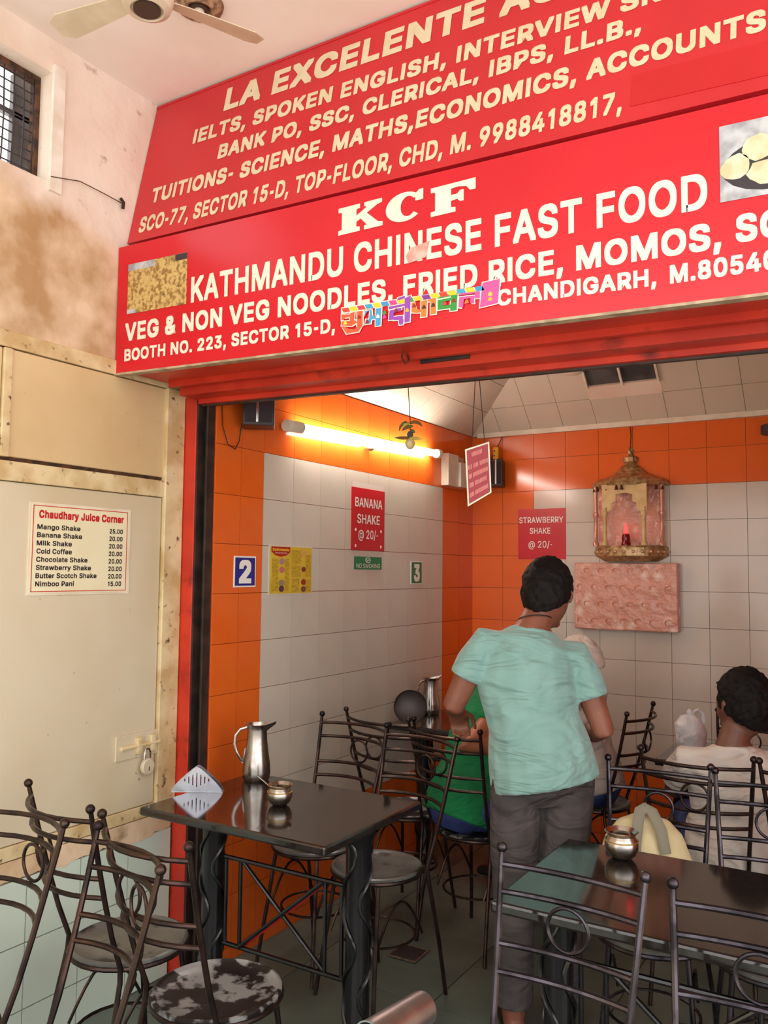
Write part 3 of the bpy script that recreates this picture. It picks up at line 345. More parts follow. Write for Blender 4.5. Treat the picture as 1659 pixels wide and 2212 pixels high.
# ---------------------------------------------------------------- the setting
XL, YB, XR, YF, XE = -2.266, 4.821, 0.47, 2.45, -2.395
def simple(name, b, m, kind=True, parent=None):
    bm = bm_new(); box(bm, *b); o = link_bm(name, bm, m, parent)
    if kind: struct(o)
    return o
# ground outside and the indoor floor of large stone slabs
simple('floor', (-8, 8, -12, -1.2, -0.12, -0.02), m_pave)
fl = simple('floor', (-2.6, 2.2, -1.2, YB + .2, -0.1, -0.006), m_grout)
sl = 0.56; i = 0
me_cache = {}
def piece(name, cx, cy, cz, dx, dy, dz, m, parent, bev=0.0015):
    key = (round(dx, 4), round(dy, 4), round(dz, 4), m.name)
    if key not in me_cache:
        bm = bm_new(); box(bm, -dx / 2, dx / 2, -dy / 2, dy / 2, -dz / 2, dz / 2)
        me = bpy.data.meshes.new(name); bmesh.ops.recalc_face_normals(bm, faces=bm.faces[:]); bm.to_mesh(me); bm.free(); me.materials.append(m)
        me_cache[key] = me
    o = bpy.data.objects.new(name, me_cache[key]); COL.objects.link(o); o.parent = parent
    o.location = (cx, cy, cz)
    return o
for ix in range(9):
    for iy in range(11):
        cx = -2.56 + sl * (ix + .5); cy = -1.2 + sl * (iy + .5)
        if cx > 2.2 or cy > YB + .1: continue
        piece('floor_slab', cx, cy, -.004, sl - .005, sl - .005, .008, m_floor, fl)

# --- exterior left wall: plaster above, with the meshed window opening y 1.0..1.74, z 2.83..3.21
wl = struct(link_bm('wall_left', (lambda bm: (
    box(bm, -2.50, XE, -1.2, 2.45, 2.27, 2.83), box(bm, -2.50, XE, 1.745, 2.45, 2.83, 3.34),
    box(bm, -2.50, XE, -1.2, 0.95, 2.83, 3.34), box(bm, -2.50, XE, .95, 1.745, 3.212, 3.34), bm)[-1])(bm_new()), m_wallp))
for (y0, y1, z0, z1) in ((1.745, 1.79, 2.80, 3.24),):
    simple('window_margin', (XE, XE + .012, y0, y1, z0, z1), mat('white_margin', (238, 232, 222), (222, 210, 192), .8, nscale=10), kind=False, parent=wl)
simple('wall_left', (-2.62, XE, -1.2, 2.45, -.02, .55), m_grout)
wtl = struct(simple('wall_left', (-2.62, -2.41, -1.2, 2.45, .548, 2.272), m_cream))
# pale tiles at the foot of the wall
ft = bpy.data.objects['wall_left.001']
for r in range(3):
    z1 = .547 - r * .205; z0 = max(z1 - .203, 0.002)
    y = 2.385
    while y > -1.1:
        wd = .207
        piece('wall_tile', XE + .004, y - wd / 2, (z0 + z1) / 2, .012, wd - .003, (z1 - z0) - .002, m_ext_tile, ft)
        y -= wd + .001
# broken plaster lip above the tiles
bm = bm_new()
lo_ = [(-.4 + k * .02, .552 + (.5 + .5 * math.sin(k * .37)) * .014 + random.uniform(-.007, .007)) for k in range(140)]
for k, ((y0, z0), (y1, z1)) in enumerate(zip(lo_, lo_[1:])):
    prism(bm, [(XE - .004, y0, z0 - .012), (XE - .004, y1, z1 - .012), (XE - .004, y1, .612), (XE - .004, y0, .612)], (.016, 0, 0))
lip = link_bm('plaster_lip', bm, m_dirty, wtl)
# window mesh
wn = thing('window_1', None, None, (-2.46, 1.35, 3.02)); wn['kind'] = 'structure'
bm = bm_new()
for a in range(22):
    y = .95 + a * .037; tube(bm, [(-2.47, y, 2.83), (-2.468, y + .004, 3.02), (-2.47, y, 3.21)], .0028, 5)
for a in range(12):
    z = 2.845 + a * .034; tube(bm, [(-2.474, .95, z), (-2.472, 1.35, z + .003), (-2.474, 1.745, z)], .0028, 5)
wm = wchild(link_bm('wire_mesh', bm, m_wire), wn); wm['kind'] = 'stuff'
wchild(link_bm('window_frame', (lambda bm: (box(bm, -2.49, -2.455, .95, 1.745, 2.83, 2.845), box(bm, -2.49, -2.455, .95, 1.745, 3.197, 3.212),
    box(bm, -2.49, -2.455, 1.73, 1.745, 2.845, 3.197), bm)[-1])(bm_new()), m_rust), wn)
# grey panels added behind the mesh, standing for the window's side reveal
wchild(link_bm('reveal_panel', (lambda bm: (box(bm, -2.56, -2.54, 1.70, 1.80, 2.845, 3.23), box(bm, -2.56, -2.54, 1.50, 1.80, 3.08, 3.10), bm)[-1])(bm_new()), m_opengrey), wn)

# --- cream metal shop door on that wall (own thing of the setting)
dr = thing('door_1', None, None, (-2.39, 1.9, .62)); dr['kind'] = 'structure'
def dpart(name, b, m, bev=.002):
    bm = bm_new(); box(bm, *b, bev=bev); return wchild(link_bm(name, bm, m), dr)
dpart('top_rail', (-2.41, -2.385, -1.0, 2.38, 2.232, 2.285), m_paleframe)
dpart('upper_panel', (-2.408, -2.388, 1.635, 2.365, 1.882, 2.228), m_cream, .004)
dpart('upper_panel', (-2.408, -2.388, .70, 1.600, 1.882, 2.228), m_cream, .004)
dpart('panel_rib', (-2.406, -2.380, 1.603, 1.632, 1.88, 2.228), m_paleframe)
dpart('shadow_gap', (-2.409, -2.398, -1.0, 2.37, 1.868, 1.882), m_rust, 0)
dpart('door_rail', (-2.408, -2.380, -1.0, 2.30, 1.805, 1.868), m_paleframe)
dpart('door_leaf', (-2.408, -2.388, .70, 2.293, .66, 1.803), m_cream2, .004)
dpart('bottom_rail', (-2.408, -2.382, -1.0, 2.33, .615, .658), m_paleframe)
dpart('door_frame', (-2.41, -2.374, 2.298, 2.392, .60, 2.232), m_paleframe, .003)
# bolt plate and hasp
dpart('bolt_plate', (-2.388, -2.380, 2.10, 2.30, .84, .93), m_cream2, .003)
bm = bm_new(); tube(bm, [(-2.374, 2.12, .885), (-2.372, 2.30, .885)], .008, 8); box(bm, -2.382, -2.366, 2.19, 2.215, .855, .915, bev=.002); box(bm, -2.382, -2.366, 2.255, 2.28, .855, .915, bev=.002)
wchild(link_bm('sliding_bolt', bm, m_paleframe, smooth=True), dr)
pk = thing('padlock', 'small round cream padlock hanging from the bolt of the cream metal door', 'padlock', (-2.362, 2.235, .805))
bm = bm_new(); lathe(bm, [(0, -.009), (.026, -.009), (.03, -.005), (.03, .005), (.026, .009), (0, .009)], 20)
bmesh.ops.rotate(bm, verts=bm.verts[:], cent=(0, 0, 0), matrix=Matrix.Rotation(PI / 2, 3, 'Y')); link_bm('lock_body', bm, m_cream2, pk, smooth=True)
bm = bm_new(); tube(bm, [(0, -.014, .02), (0, -.015, .05), (0, -.008, .064), (0, .004, .064), (0, .012, .05), (0, .012, .02)], .0035, 8); link_bm('shackle', bm, m_steel, pk, smooth=True)
bm = bm_new(); box(bm, .009, .0105, -.0015, .0015, -.014, .0); link_bm('keyhole', bm, m_pblack, pk)

# --- white verandah ceiling (z 3.33) and its far parts
simple('ceiling', (-2.62, 2.2, -1.2, 2.45, 3.33, 3.45), m_ceil)
# facade wall above the shutter opening, behind the signs
simple('wall_front', (-2.62, 2.2, 2.40, 2.52, 2.235, 3.33), m_plaster)
simple('wall_front', (XR, 2.2, 2.40, 2.52, 0, 2.235), m_cream)

# --- red shop-front: soffit, beam and jamb
fb = thing('shutter_housing', 'long red painted steel shutter housing across the top of the shop opening', 'shutter housing', (-1.0, 2.3, 2.2))
def sk(P): return [(x, y, z - (x + 2.395) * .022) for x, y, z in P]
def beam(name, y0, y1, z0, z1, x0, x1, m):
    bm = bm_new()
    P = sk([(x, y, z) for x in (x0, x1) for y in (y0, y1) for z in (z0, z1)]); vs = [bm.verts.new(p) for p in P]
    for q in ((0, 1, 3, 2), (4, 6, 7, 5), (0, 4, 5, 1), (2, 3, 7, 6), (0, 2, 6, 4), (1, 5, 7, 3)): bm.faces.new([vs[i] for i in q])
    return wchild(link_bm(name, bm, m), fb)
beam('soffit', 2.07, 2.27, 2.244, 2.262, -2.36, XR, m_redpaint)
beam('front_lip', 2.255, 2.275, 2.222, 2.246, -2.33, XR, m_redpaint)
beam('shutter_drum_cover', 2.30, 2.40, 2.196, 2.262, -2.315, XR, m_redpaint)
beam('upper_channel', 2.272, 2.302, 2.238, 2.256, -2.33, XR, m_blackch)
beam('lower_rail', 2.385, 2.41, 2.178, 2.20, -2.30, XR, m_redpaint)
beam('rubber_edge', 2.405, 2.425, 2.172, 2.182, -2.30, XR, m_blackch)
beam('handle_plate', 2.292, 2.30, 2.214, 2.228, -1.26, -1.09, m_blackch)
wchild(link_bm('hook', (lambda bm: (tube(bm, [(-1.29, 2.24, 2.24), (-1.295, 2.235, 2.20), (-1.285, 2.24, 2.18), (-1.275, 2.245, 2.19), (-1.285, 2.25, 2.215)], .003, 6), bm)[-1])(bm_new()), m_rust), fb)
jb = struct(thing('trim_1', None, None, (-2.35, 2.42, 0)))
wchild(link_bm('jamb', (lambda bm: (box(bm, -2.392, -2.318, 2.395, 2.43, 0, 2.21, bev=.002), bm)[-1])(bm_new()), m_redpaint), jb)
wchild(link_bm('shutter_channel', (lambda bm: (box(bm, -2.318, -2.31, 2.40, 2.448, 0, 2.2), box(bm, -2.318, -2.270, 2.44, 2.449, 0, 2.2), box(bm, -2.276, -2.268, 2.41, 2.449, 0, 2.2), bm)[-1])(bm_new()), m_blackch), jb)
wchild(link_bm('jamb', (lambda bm: (box(bm, XR - .02, XR + .06, 2.36, 2.41, 0, 2.2, bev=.002), bm)[-1])(bm_new()), m_redpaint), jb)

# --- interior tiled walls, each tile a piece
def yedges():
    e = [YF, 2.60, 2.745]; e += [2.745 + (4.40 - 2.745) / 8 * k for k in range(1, 9)]; e += [4.61, YB]; return e
zed = [0.0, .055, .253, .448] + [.448 + 1.58 / 8 * k for k in range(1, 9)] + [2.226, 2.386]
wi = simple('wall_left', (XL - .05, XL, 2.449, YB + .1, 0, 3.2), m_grout_o)
E_ = yedges()
for a, b in zip(E_, E_[1:]):
    for c, d in zip(zed, zed[1:]):
        cy, cz = (a + b) / 2, (c + d) / 2
        white = 2.745 < cy < 4.40 and .448 < cz < 2.028
        piece('wall_tile', XL + .002, cy, cz, .008, b - a - .0022, d - c - .0022, m_white_tile if white else m_orange_tile, wi)
xe = [XL, -2.055, -1.851] + [-1.851 + .2005 * k for k in range(1, 12)]
xe[-1] = XR
wb = simple('wall_back', (XL - .05, XR + .05, YB, YB + .08, 0, 3.2), m_grout)
for a, b in zip(xe, xe[1:]):
    for c, d in zip(zed, zed[1:]):
        cx, cz = (a + b) / 2, (c + d) / 2
        white = cx > -1.851 and .448 < cz < 2.028 and cx < .3
        piece('wall_tile', cx, YB - .002, cz, b - a - .0022, .008, d - c - .0022, m_white_tile if white else m_orange_tile, wb)
simple('wall_right', (XR, XR + .08, YF, YB + .08, 0, 3.2), m_orange_tile)
# slanted tiled ceiling: left, back and right slopes with a flat top
def clip(poly, A, B, Cc):     # keep A*x+B*y+C >= 0
    out = []
    for i in range(len(poly)):
        p, q = poly[i], poly[(i + 1) % len(poly)]
        fp, fq = A * p[0] + B * p[1] + Cc, A * q[0] + B * q[1] + Cc
        if fp >= 0: out.append(p)
        if (fp >= 0) != (fq >= 0):
            t = fp / (fp - fq); out.append((p[0] + (q[0] - p[0]) * t, p[1] + (q[1] - p[1]) * t))
    return out
cl = thing('ceiling', None, None, (-1, 3.6, 2.39)); struct(cl)
ZT = 3.1; k1, k2 = .75, .95
def slope(fn, n, u0, u1, h, step, clips, skip=None, grout_off=.012):
    """fn(u,d) -> 3d point, d = horizontal run; cells stepped along slope"""
    n = Vector(n).normalized(); u = u0
    back = bm_new(); poly = [(u0, 0), (u1, 0), (u1, h), (u0, h)]
    for c in clips: poly = clip(poly, *c)
    prism(back, [Vector(fn(*p)) - n * grout_off for p in poly], -n * .02)
    wchild(link_bm('ceiling_backing', back, m_grout), cl)
    while u < u1 - 1e-6:
        d = 0.0
        while d < h - 1e-6:
            g = .0012
            cell = [(u + g, d + g), (min(u + .203, u1) - g, d + g), (min(u + .203, u1) - g, min(d + step, h) - g), (u + g, min(d + step, h) - g)]
            for c in clips:
                cell = clip(cell, *c)
                if len(cell) < 3: break
            if len(cell) >= 3 and not (skip and skip(u + .1, d + step / 2)):
                bm = bm_new()
                try:
                    prism(bm, [Vector(fn(*p)) for p in cell], -n * .01); wchild(link_bm('ceiling_tile', bm, m_ceil_tile), cl)
                except Exception: bm.free()
            d += step
        u += .203
ra = (ZT - 2.39) / k1; rb = (ZT - 2.39) / k2
# left slope: u along y (from back), d toward +x
slope(lambda u, d: (XL + d, YB - u, 2.39 + k1 * d), (k1, 0, -1), 0, YB - 2.52, ra, .203 / math.hypot(1, k1), [(k2 / k1, -1, 0)] if False else [(k2, -k1, 0)])
slope(lambda u, d: (XR - d, YB - u, 2.39 + k1 * d), (-k1, 0, -1), 0, YB - 2.52, ra, .203 / math.hypot(1, k1), [(k2, -k1, 0)])
Wd = XR - XL
slope(lambda u, d: (XL + u, YB - d, 2.39 + k2 * d), (0, -k2, -1), 0, Wd, rb, .203 / math.hypot(1, k2), [(k1, -k2, 0), (-k1, -k2, k1 * Wd)],
      skip=lambda u, d: .82 < u < 1.21 and .15 < d < .58)
wchild(link_bm('ceiling_top', (lambda bm: (box(bm, XL, XR, 2.5, YB, ZT, ZT + .05), bm)[-1])(bm_new()), m_ceil_tile), cl)
cn = simple('trim_2', (XL + .05, XR, YB - .035, YB - .004, 2.375, 2.405), m_wplast)
# ceiling vent window
def bp(x, d, off=0.0):
    n = Vector((0, -k2, -1)).normalized(); return Vector((x, YB - d, 2.39 + k2 * d)) + n * off
vw = struct(thing('window_2', None, None, bp(-1.24, .3)))
def vpart(name, x0, x1, d0, d1, o0, th, m):
    bm = bm_new(); n = Vector((0, -k2, -1)).normalized()
    prism(bm, [bp(x0, d0, o0), bp(x1, d0, o0), bp(x1, d1, o0), bp(x0, d1, o0)], n * th); return wchild(link_bm(name, bm, m), vw)
vpart('plaster_surround', -1.456, -1.046, .145, .21, -.010, .012, m_plaster)
vpart('plaster_surround', -1.456, -1.046, .50, .60, -.010, .012, m_plaster)
vpart('vent_shade_panel', -1.455, -1.047, .21, .50, -.0105, .002, m_opengrey)  # flat grey sheet, the dark depth of the open vent put into its colour
for x in (-1.448, -1.25, -1.053): vpart('vent_bar', x - .006, x + .006, .205, .485, .003, .014, m_wplast)
vpart('vent_bar', -1.456, -1.046, .203, .212, -.006, .016, m_plaster)
vpart('vent_bar', -1.456, -1.046, .49, .50, -.006, .016, m_plaster)
lp = thing('ceiling_light', 'round white unlit lamp on the tiled ceiling slope left of the dark vent', 'ceiling light', bp(-1.50, .345, .012))
bm = bm_new(); lathe(bm, [(0, .0), (.085, 0), (.088, .012), (.078, .024), (.05, .034), (0, .036)], 24)
bmesh.ops.rotate(bm, verts=bm.verts[:], cent=(0, 0, 0), matrix=Vector((0, 0, 1)).rotation_difference(Vector((0, -k2, -1))).to_matrix()); link_bm('diffuser', bm, m_wplast, lp, smooth=True)

# drain grate in the floor
dg = thing('floor_drain', 'small square dark drain cover set in the grey stone floor', 'drain', (-1.697, 3.025, 0.004), .02)
bm = bm_new(); box(bm, -.056, .056, -.056, .056, .0, .003, bev=.001); link_bm('drain_plate', bm, m_pblack, dg)
bm = bm_new()
for a, b, c, d in ((-.062, .062, -.062, -.055), (-.062, .062, .055, .062), (-.062, -.055, -.055, .055), (.055, .062, -.055, .055)): box(bm, a, b, c, d, 0, .004)
link_bm('drain_rim', bm, m_grout, dg)

# ---------------------------------------------------------------- the two big signs
# upper sign leans back; plane coordinates s (right) and t (up the sign)
UO = Vector((-2.395, 2.085, 2.72)); UX = Vector((1, 0, 0)); UZ = Vector((0, .129, .599)).normalized()
us = thing('sign_board', 'faded red upper sign board leaning under the ceiling, lettered LA EXCELENTE ACADEMY', 'sign', (-1.0, 2.12, 2.8))
def quad_board(name, O, X, Z, C4, th, m, parent):
    Nn = X.cross(Z).normalized(); bm = bm_new(); prism(bm, [O + X * a + Z * b for a, b in C4], -Nn * th); return wchild(link_bm(name, bm, m), parent)
SR = 2.80
quad_board('board', UO, UX, UZ, [(0.004, .0145), (SR, .0145 - .0304 * SR), (SR, .617), (0.004, .617)], .02, m_sign2, us)
quad_board('board_edge', UO + Vector((0, -.002, 0)), UX, UZ, [(0.004, .607), (SR, .607), (SR, .617), (0.004, .617)], .006, m_sign2, us)
def ut(s, a, b, cap, bold=.03):
    return wchild_text('lettering', s, UO, UX, UZ, a, b, cap, m_letter2, us, bold + .006)
def wchild_text(name, s, O, X, Z, a, b, cap, m, parent, bold=.03, off=.001, label=None, spacing=1.0):
    return text_on(name, s, O, X, Z, a, b, cap, m, parent, bold=bold, off=off, spacing=spacing)
ut('LA EXCELENTE ACADEMY', (.374, .476), (2.16, .432), .098)
ut('IELTS, SPOKEN ENGLISH, INTERVIEW SKILLS', (.246, .375), (2.10, .305), .062, .028)
ut('BANK PO, SSC, CLERICAL, IBPS, LL.B.,', (.391, .268), (1.875, .231), .06, .028)
ut('TUITIONS- SCIENCE, MATHS,ECONOMICS, ACCOUNTS', (.085, .164), (2.175, .118), .064, .028)
ut('SCO-77, SECTOR 15-D, TOP-FLOOR, CHD, M. 9988418817,', (.052, .047), (1.835, -.004), .066, .022)
quad_board('pasted_patch', UO, UX, UZ, [(1.857, .004), (2.45, -.03), (2.45, .07), (1.857, .100)], -.0015, m_patch, us)
# lower sign
LO = Vector((-2.395, 2.05, 0)); LX = Vector((1, 0, 0)); LZ = Vector((0, 0, 1))
ls = thing('sign_board', 'bright red lower sign board above the shop opening, lettered KCF KATHMANDU CHINESE FAST FOOD', 'sign', (-1.0, 2.06, 2.3))
quad_board('board', LO, LX, LZ, [(0.004, 2.236), (SR, 2.236 - .0285 * SR), (SR, 2.705 - .0285 * SR), (0.004, 2.705)], .025, m_sign, ls)
quad_board('edge_strip', LO + Vector((0, -.004, 0)), LX, LZ, [(0.004, 2.229), (SR, 2.229 - .0285 * SR), (SR, 2.236 - .0285 * SR), (0.004, 2.236)], .03, m_strip, ls)
def lt(s, a, b, cap, bold=.03, m=None, name='lettering'):
    return wchild_text(name, s, LO, LX, LZ, (a[0] + 2.395, a[1]), (b[0] + 2.395, b[1]), cap, m or m_letter, ls, bold)
lt('KATHMANDU CHINESE FAST FOOD', (-2.023, 2.439), (-.349, 2.400), .090, .024)
lt('VEG & NON VEG NOODLES, FRIED RICE, MOMOS,', (-2.343, 2.348), (-.320, 2.297), .066, .03)
lt('SO', (-.288, 2.303), (-.18, 2.300), .066, .03)
lt('BOOTH NO. 223, SECTOR 15-D,', (-2.343, 2.275), (-1.422, 2.252), .044, .03)
lt('CHANDIGARH,', (-.890, 2.248), (-.470, 2.233), .044, .03)
lt('M.80540', (-.438, 2.231), (-.200, 2.226), .046, .03)
# KCF in fat slab letters, own outlines
def poly_letter(name, loops, s0, t0, k, h, m, sh=0.0):
    bm = bm_new()
    for j_, lp_ in enumerate(loops):
        prism(bm, [(LO.x + s0 + (x + sh * y) * k, LO.y - .0010 - j_ * 2e-5, t0 + y * h) for x, y in lp_], (0, -.0014, 0))
    o = wchild(link_bm(name, bm, m), ls); o['label'] = 'fat slab serif letter'
    return o
slabK = [[(0, 0), (.50, 0), (.50, .16), (.42, .18), (.42, .82), (.50, .84), (.50, 1), (0, 1), (0, .84), (.08, .82), (.08, .18), (0, .16)],
         [(.42, .36), (.42, .58), (.66, .82), (.60, .86), (.60, 1), (1.0, 1), (1.0, .86), (.90, .82), (.66, .60), (.92, .18), (1.02, .15), (1.02, 0), (.60, 0), (.60, .14), (.66, .17), (.52, .44)]]
def cpts():
    o_ = [(.5 + .5 * math.cos(a) , .5 + .52 * math.sin(a)) for a in [math.radians(x) for x in range(42, 325, 12)]]
    i_ = [(.56 + .22 * math.cos(a), .5 + .36 * math.sin(a)) for a in [math.radians(x) for x in range(318, 45, -12)]]
    return o_ + i_
cp = cpts(); nh = 24
loopsC = []
for k in range(23):
    a0, a1 = math.radians(42 + k * 12), math.radians(42 + (k + 1) * 12)
    f = lambda a, rx, ry, cx: (cx + rx * math.cos(a), .5 + ry * math.sin(a))
    loopsC.append([f(a0, .5, .52, .5), f(a1, .5, .52, .5), f(a1, .20, .36, .60), f(a0, .20, .36, .60)])
loopsC.append([(.80, .62), (1.0, .62), (1.0, 1.0), (.90, 1.0), (.78, .86)])
slabF = [[(0, 0), (.56, 0), (.56, .16), (.46, .18), (.46, .40), (.46, .60), (.46, .82), (1.0, .60), (1.0, 1), (0, 1), (0, .84), (.10, .82), (.10, .18), (0, .16)],
         [(.46, .40), (.60, .42), (.66, .32), (.74, .32), (.74, .70), (.66, .70), (.60, .60), (.46, .60)]]
slabF[0] = [(0, 0), (.56, 0), (.56, .16), (.46, .18), (.46, .82), (.62, .84), (.80, .78), (.88, .62), (1.0, .62), (1.0, 1), (0, 1), (0, .84), (.10, .82), (.10, .18), (0, .16)]
poly_letter('lettering', slabK, .981, 2.550, .155, .084, m_letter)
poly_letter('lettering', loopsC, 1.150, 2.547, .125, .084, m_letter)
poly_letter('lettering', slabF, 1.300, 2.539, .140, .084, m_letter)
# photographs printed on the sign
def pic(name, x0, x1, z0, z1, m, off=.001, th=.0012):
    bm = bm_new(); dz = -.0285 * (x1 - x0)
    prism(bm, [(x0, 2.05 - off, z0), (x1, 2.05 - off, z0 + dz), (x1, 2.05 - off, z1 + dz), (x0, 2.05 - off, z1)], (0, -th, 0)); return wchild(link_bm(name, bm, m), ls)
pic('noodle_picture', -2.335, -2.044, 2.447, 2.630, m_photo_noodle)
pic('picture_corner', -2.335, -2.20, 2.605, 2.630, m_photo_grey, .0024, .0005)
pic('picture_corner', -2.10, -2.044, 2.600, 2.622, m_photo_dark, .0024, .0005)
pic('picture_corner', -2.335, -2.29, 2.447, 2.462, m_photo_grey, .0024, .0005)
pic('dumpling_picture', -.320, .10, 2.407, 2.592, m_photo_grey)
def disc2(name, cx, cz, rx, rz, m, off, th=.0006, n=20, wob=0.0):
    bm = bm_new(); prism(bm, [(cx + rx * math.cos(2 * PI * k / n) * (1 + wob * random.uniform(-1, 1)), 2.05 - off, cz + rz * math.sin(2 * PI * k / n) * (1 + wob * random.uniform(-1, 1))) for k in range(n)][::-1], (0, -th, 0))
    return wchild(link_bm(name, bm, m), ls)
disc2('printed_plate', -.19, 2.48, .125, .066, m_photo_dark, .0024)
for (x, z, r) in ((-.285, 2.485, .034), (-.225, 2.46, .034), (-.235, 2.52, .036), (-.17, 2.50, .038), (-.12, 2.475, .036), (-.18, 2.548, .034), (-.10, 2.53, .034)):
    disc2('printed_dumpling', x, z, r, r * .85, m_photo_dumpl, .0031, .0006, 14, .12)
# torn pale sticker on CHINESE
bm = bm_new(); prism(bm, [(-1.167, 2.0478, 2.417), (-1.11, 2.0478, 2.425), (-1.098, 2.0478, 2.47), (-1.16, 2.0478, 2.462), (-1.175, 2.0478, 2.44)], (0, -.0012, 0))
wchild(link_bm('torn_sticker', bm, mat('peeled_tape', (226, 150, 140), (236, 190, 178), .5, nscale=30)), ls)['label'] = 'torn pale pink sticker remnant'
# festival greeting banner in Devanagari blocks
bn = thing('festival_banner', 'colourful cut-out festival banner with Devanagari greeting stuck on the lower red sign', 'banner', (-1.14, 2.04, 2.28))
cols = [(226, 92, 60), (70, 158, 206), (150, 70, 180), (232, 124, 56), (46, 150, 62), (214, 84, 158)]
_bp = [0]
def bpoly(name, P, m, off, th=.0008):
    _bp[0] += 1; off = off + (_bp[0] % 24) * 2e-5
    bm = bm_new(); prism(bm, [(-1.402 + x * .001408, 2.05 - off, 2.240 + y * .001 - (x * .001408) * .0285 + .0) for x, y in P], (0, -th, 0)); return wchild(link_bm(name, bm, m), bn)
mw = mat('banner_white', (244, 236, 222), rough=.5)
# backing + header ribbon (x 0..372, y 0..95)
bpoly('banner_backing', [(2, 64), (372, 76), (372, 94), (350, 96), (348, 84), (2, 84)], mw, .003)
rib = [(226, 70, 60), (240, 206, 50), (214, 60, 80), (60, 160, 210), (240, 206, 50), (60, 150, 205), (222, 70, 140), (240, 206, 50), (50, 150, 60), (236, 200, 50), (130, 50, 150), (240, 206, 50), (214, 60, 50), (236, 200, 50), (60, 160, 210), (240, 206, 50), (60, 150, 205)]
for k, c in enumerate(rib):
    x = 4 + k * 19.5; y0 = 67 + x * .012
    bpoly('ribbon_piece', [(x + 5, y0), (x + 22, y0), (x + 17, y0 + 13), (x, y0 + 13)], mat('rib%d%d%d' % c, c, rough=.4), .0040)
def glyph(idx, polys, white=True):
    m = mat('banner_col%d' % idx, cols[idx], rough=.4)
    if white:
        for P in polys:
            cx = sum(p[0] for p in P) / len(P); cy = sum(p[1] for p in P) / len(P)
            Q = [(x + (2.2 if x > cx else -2.2), y + (2.6 if y > cy else -2.6)) for x, y in P]
            bpoly('banner_backing', Q, mw, .003)
    for P in polys: bpoly('banner_letter', P, m, .0040)
# sha + u
glyph(0, [[(44, 20), (58, 20), (58, 64), (44, 64)], [(4, 44), (10, 44), (14, 50), (26, 50), (26, 58), (4, 62)], [(26, 30), (36, 30), (38, 64), (26, 62)], [(4, 28), (30, 22), (44, 30), (40, 38), (6, 40)], [(18, 0), (48, 2), (58, 20), (46, 20), (38, 10), (24, 14), (12, 24), (4, 26)]])
# bha
glyph(1, [[(90, 12), (102, 12), (104, 64), (90, 64)], [(62, 46), (70, 60), (76, 60), (74, 34), (90, 34), (90, 42), (82, 44), (80, 62), (64, 62)], [(64, 22), (78, 22), (80, 34), (66, 36)]])
# da + ii
glyph(2, [[(122, 56), (160, 60), (160, 66), (122, 64)], [(122, 24), (134, 24), (134, 44), (152, 46), (152, 56), (124, 52)], [(134, 22), (156, 20), (156, 32), (134, 32)], [(148, 6), (156, 6), (158, 20), (146, 20)], [(160, 10), (172, 12), (174, 88), (160, 82)], [(142, 78), (160, 82), (160, 90), (144, 86)]])
# paa
glyph(3, [[(176, 38), (188, 34), (198, 34), (198, 42), (188, 44), (186, 66), (176, 66)], [(198, 20), (210, 20), (212, 68), (198, 66)], [(214, 62), (224, 62), (224, 69), (214, 68)], [(220, 24), (232, 24), (232, 70), (220, 68)]])
# va
glyph(4, [[(236, 34), (268, 34), (268, 44), (248, 44), (248, 56), (266, 56), (266, 64), (236, 62)], [(264, 26), (278, 26), (280, 76), (266, 74)], [(236, 66), (266, 68), (266, 74), (238, 72)]])
# lii
glyph(5, [[(282, 34), (292, 30), (294, 54), (308, 54), (308, 40), (316, 38), (316, 60), (284, 62)], [(316, 52), (328, 50), (328, 70), (284, 72), (284, 66), (318, 66)], [(328, 24), (366, 30), (370, 96), (334, 92)]])
for (x, y, c) in ((14, 34, (250, 220, 60)), (50, 46, (150, 30, 40)), (70, 28, (150, 30, 40)), (96, 40, (240, 240, 240)), (112, 36, (230, 60, 150)), (112, 48, (60, 150, 60)), (140, 50, (150, 30, 40)), (166, 46, (240, 180, 60)), (182, 56, (150, 40, 60)), (205, 48, (80, 30, 20)), (226, 50, (80, 30, 20)), (252, 50, (230, 60, 80)), (272, 54, (150, 30, 40)), (350, 58, (236, 206, 70)), (350, 44, (236, 180, 60)), (300, 46, (240, 120, 60))):
    bpoly('printed_motif', [(x - 5, y - 5), (x + 5, y - 5), (x + 3, y + 3), (x, y + 7), (x - 3, y + 3)], mat('motif%d%d%d' % c, c, rough=.4), .0049, .0004)

# ---------------------------------------------------------------- wall signs and papers
def wall_sign(name, label, cat, wall, a0, a1, z0, z1, m, border=None, bw=.004, th=.003):
    """wall 'L': plane x=XL facing +x, a runs along y; 'B': plane y=YB, a along x; 'E': exterior wall"""
    if wall == 'L': O, X, Nn = Vector((XL + .006, 0, 0)), Vector((0, 1, 0)), Vector((1, 0, 0))
    elif wall == 'E': O, X, Nn = Vector((-2.3876, 0, 0)), Vector((0, 1, 0)), Vector((1, 0, 0))
    else: O, X, Nn = Vector((0, YB - .006, 0)), Vector((1, 0, 0)), Vector((0, -1, 0))
    Z = Vector((0, 0, 1))
    t = thing(name, label, cat, O + X * ((a0 + a1) / 2) + Z * z0)
    b_, o_ = (border, bw) if border else (m, 0)
    wchild(panel('backing', O, X, Z, a0, a1, z0, z1, th, b_), t)
    if border: wchild(panel('face', O, X, Z, a0 + bw, a1 - bw, z0 + bw, z1 - bw, .0008, m, off=th), t)
    return t, O, X, Z, th + (.0013 if border else .0005)
def wtext(t, s, O, X, Z, a0, a1, zb, cap, m, off, bold=.03, slope_=0.0, spacing=1.0):
    return wchild_text('lettering', s, O, X, Z, (a0, zb), (a1, zb + slope_ * (a1 - a0)), cap, m, t, bold, off=off, spacing=spacing)
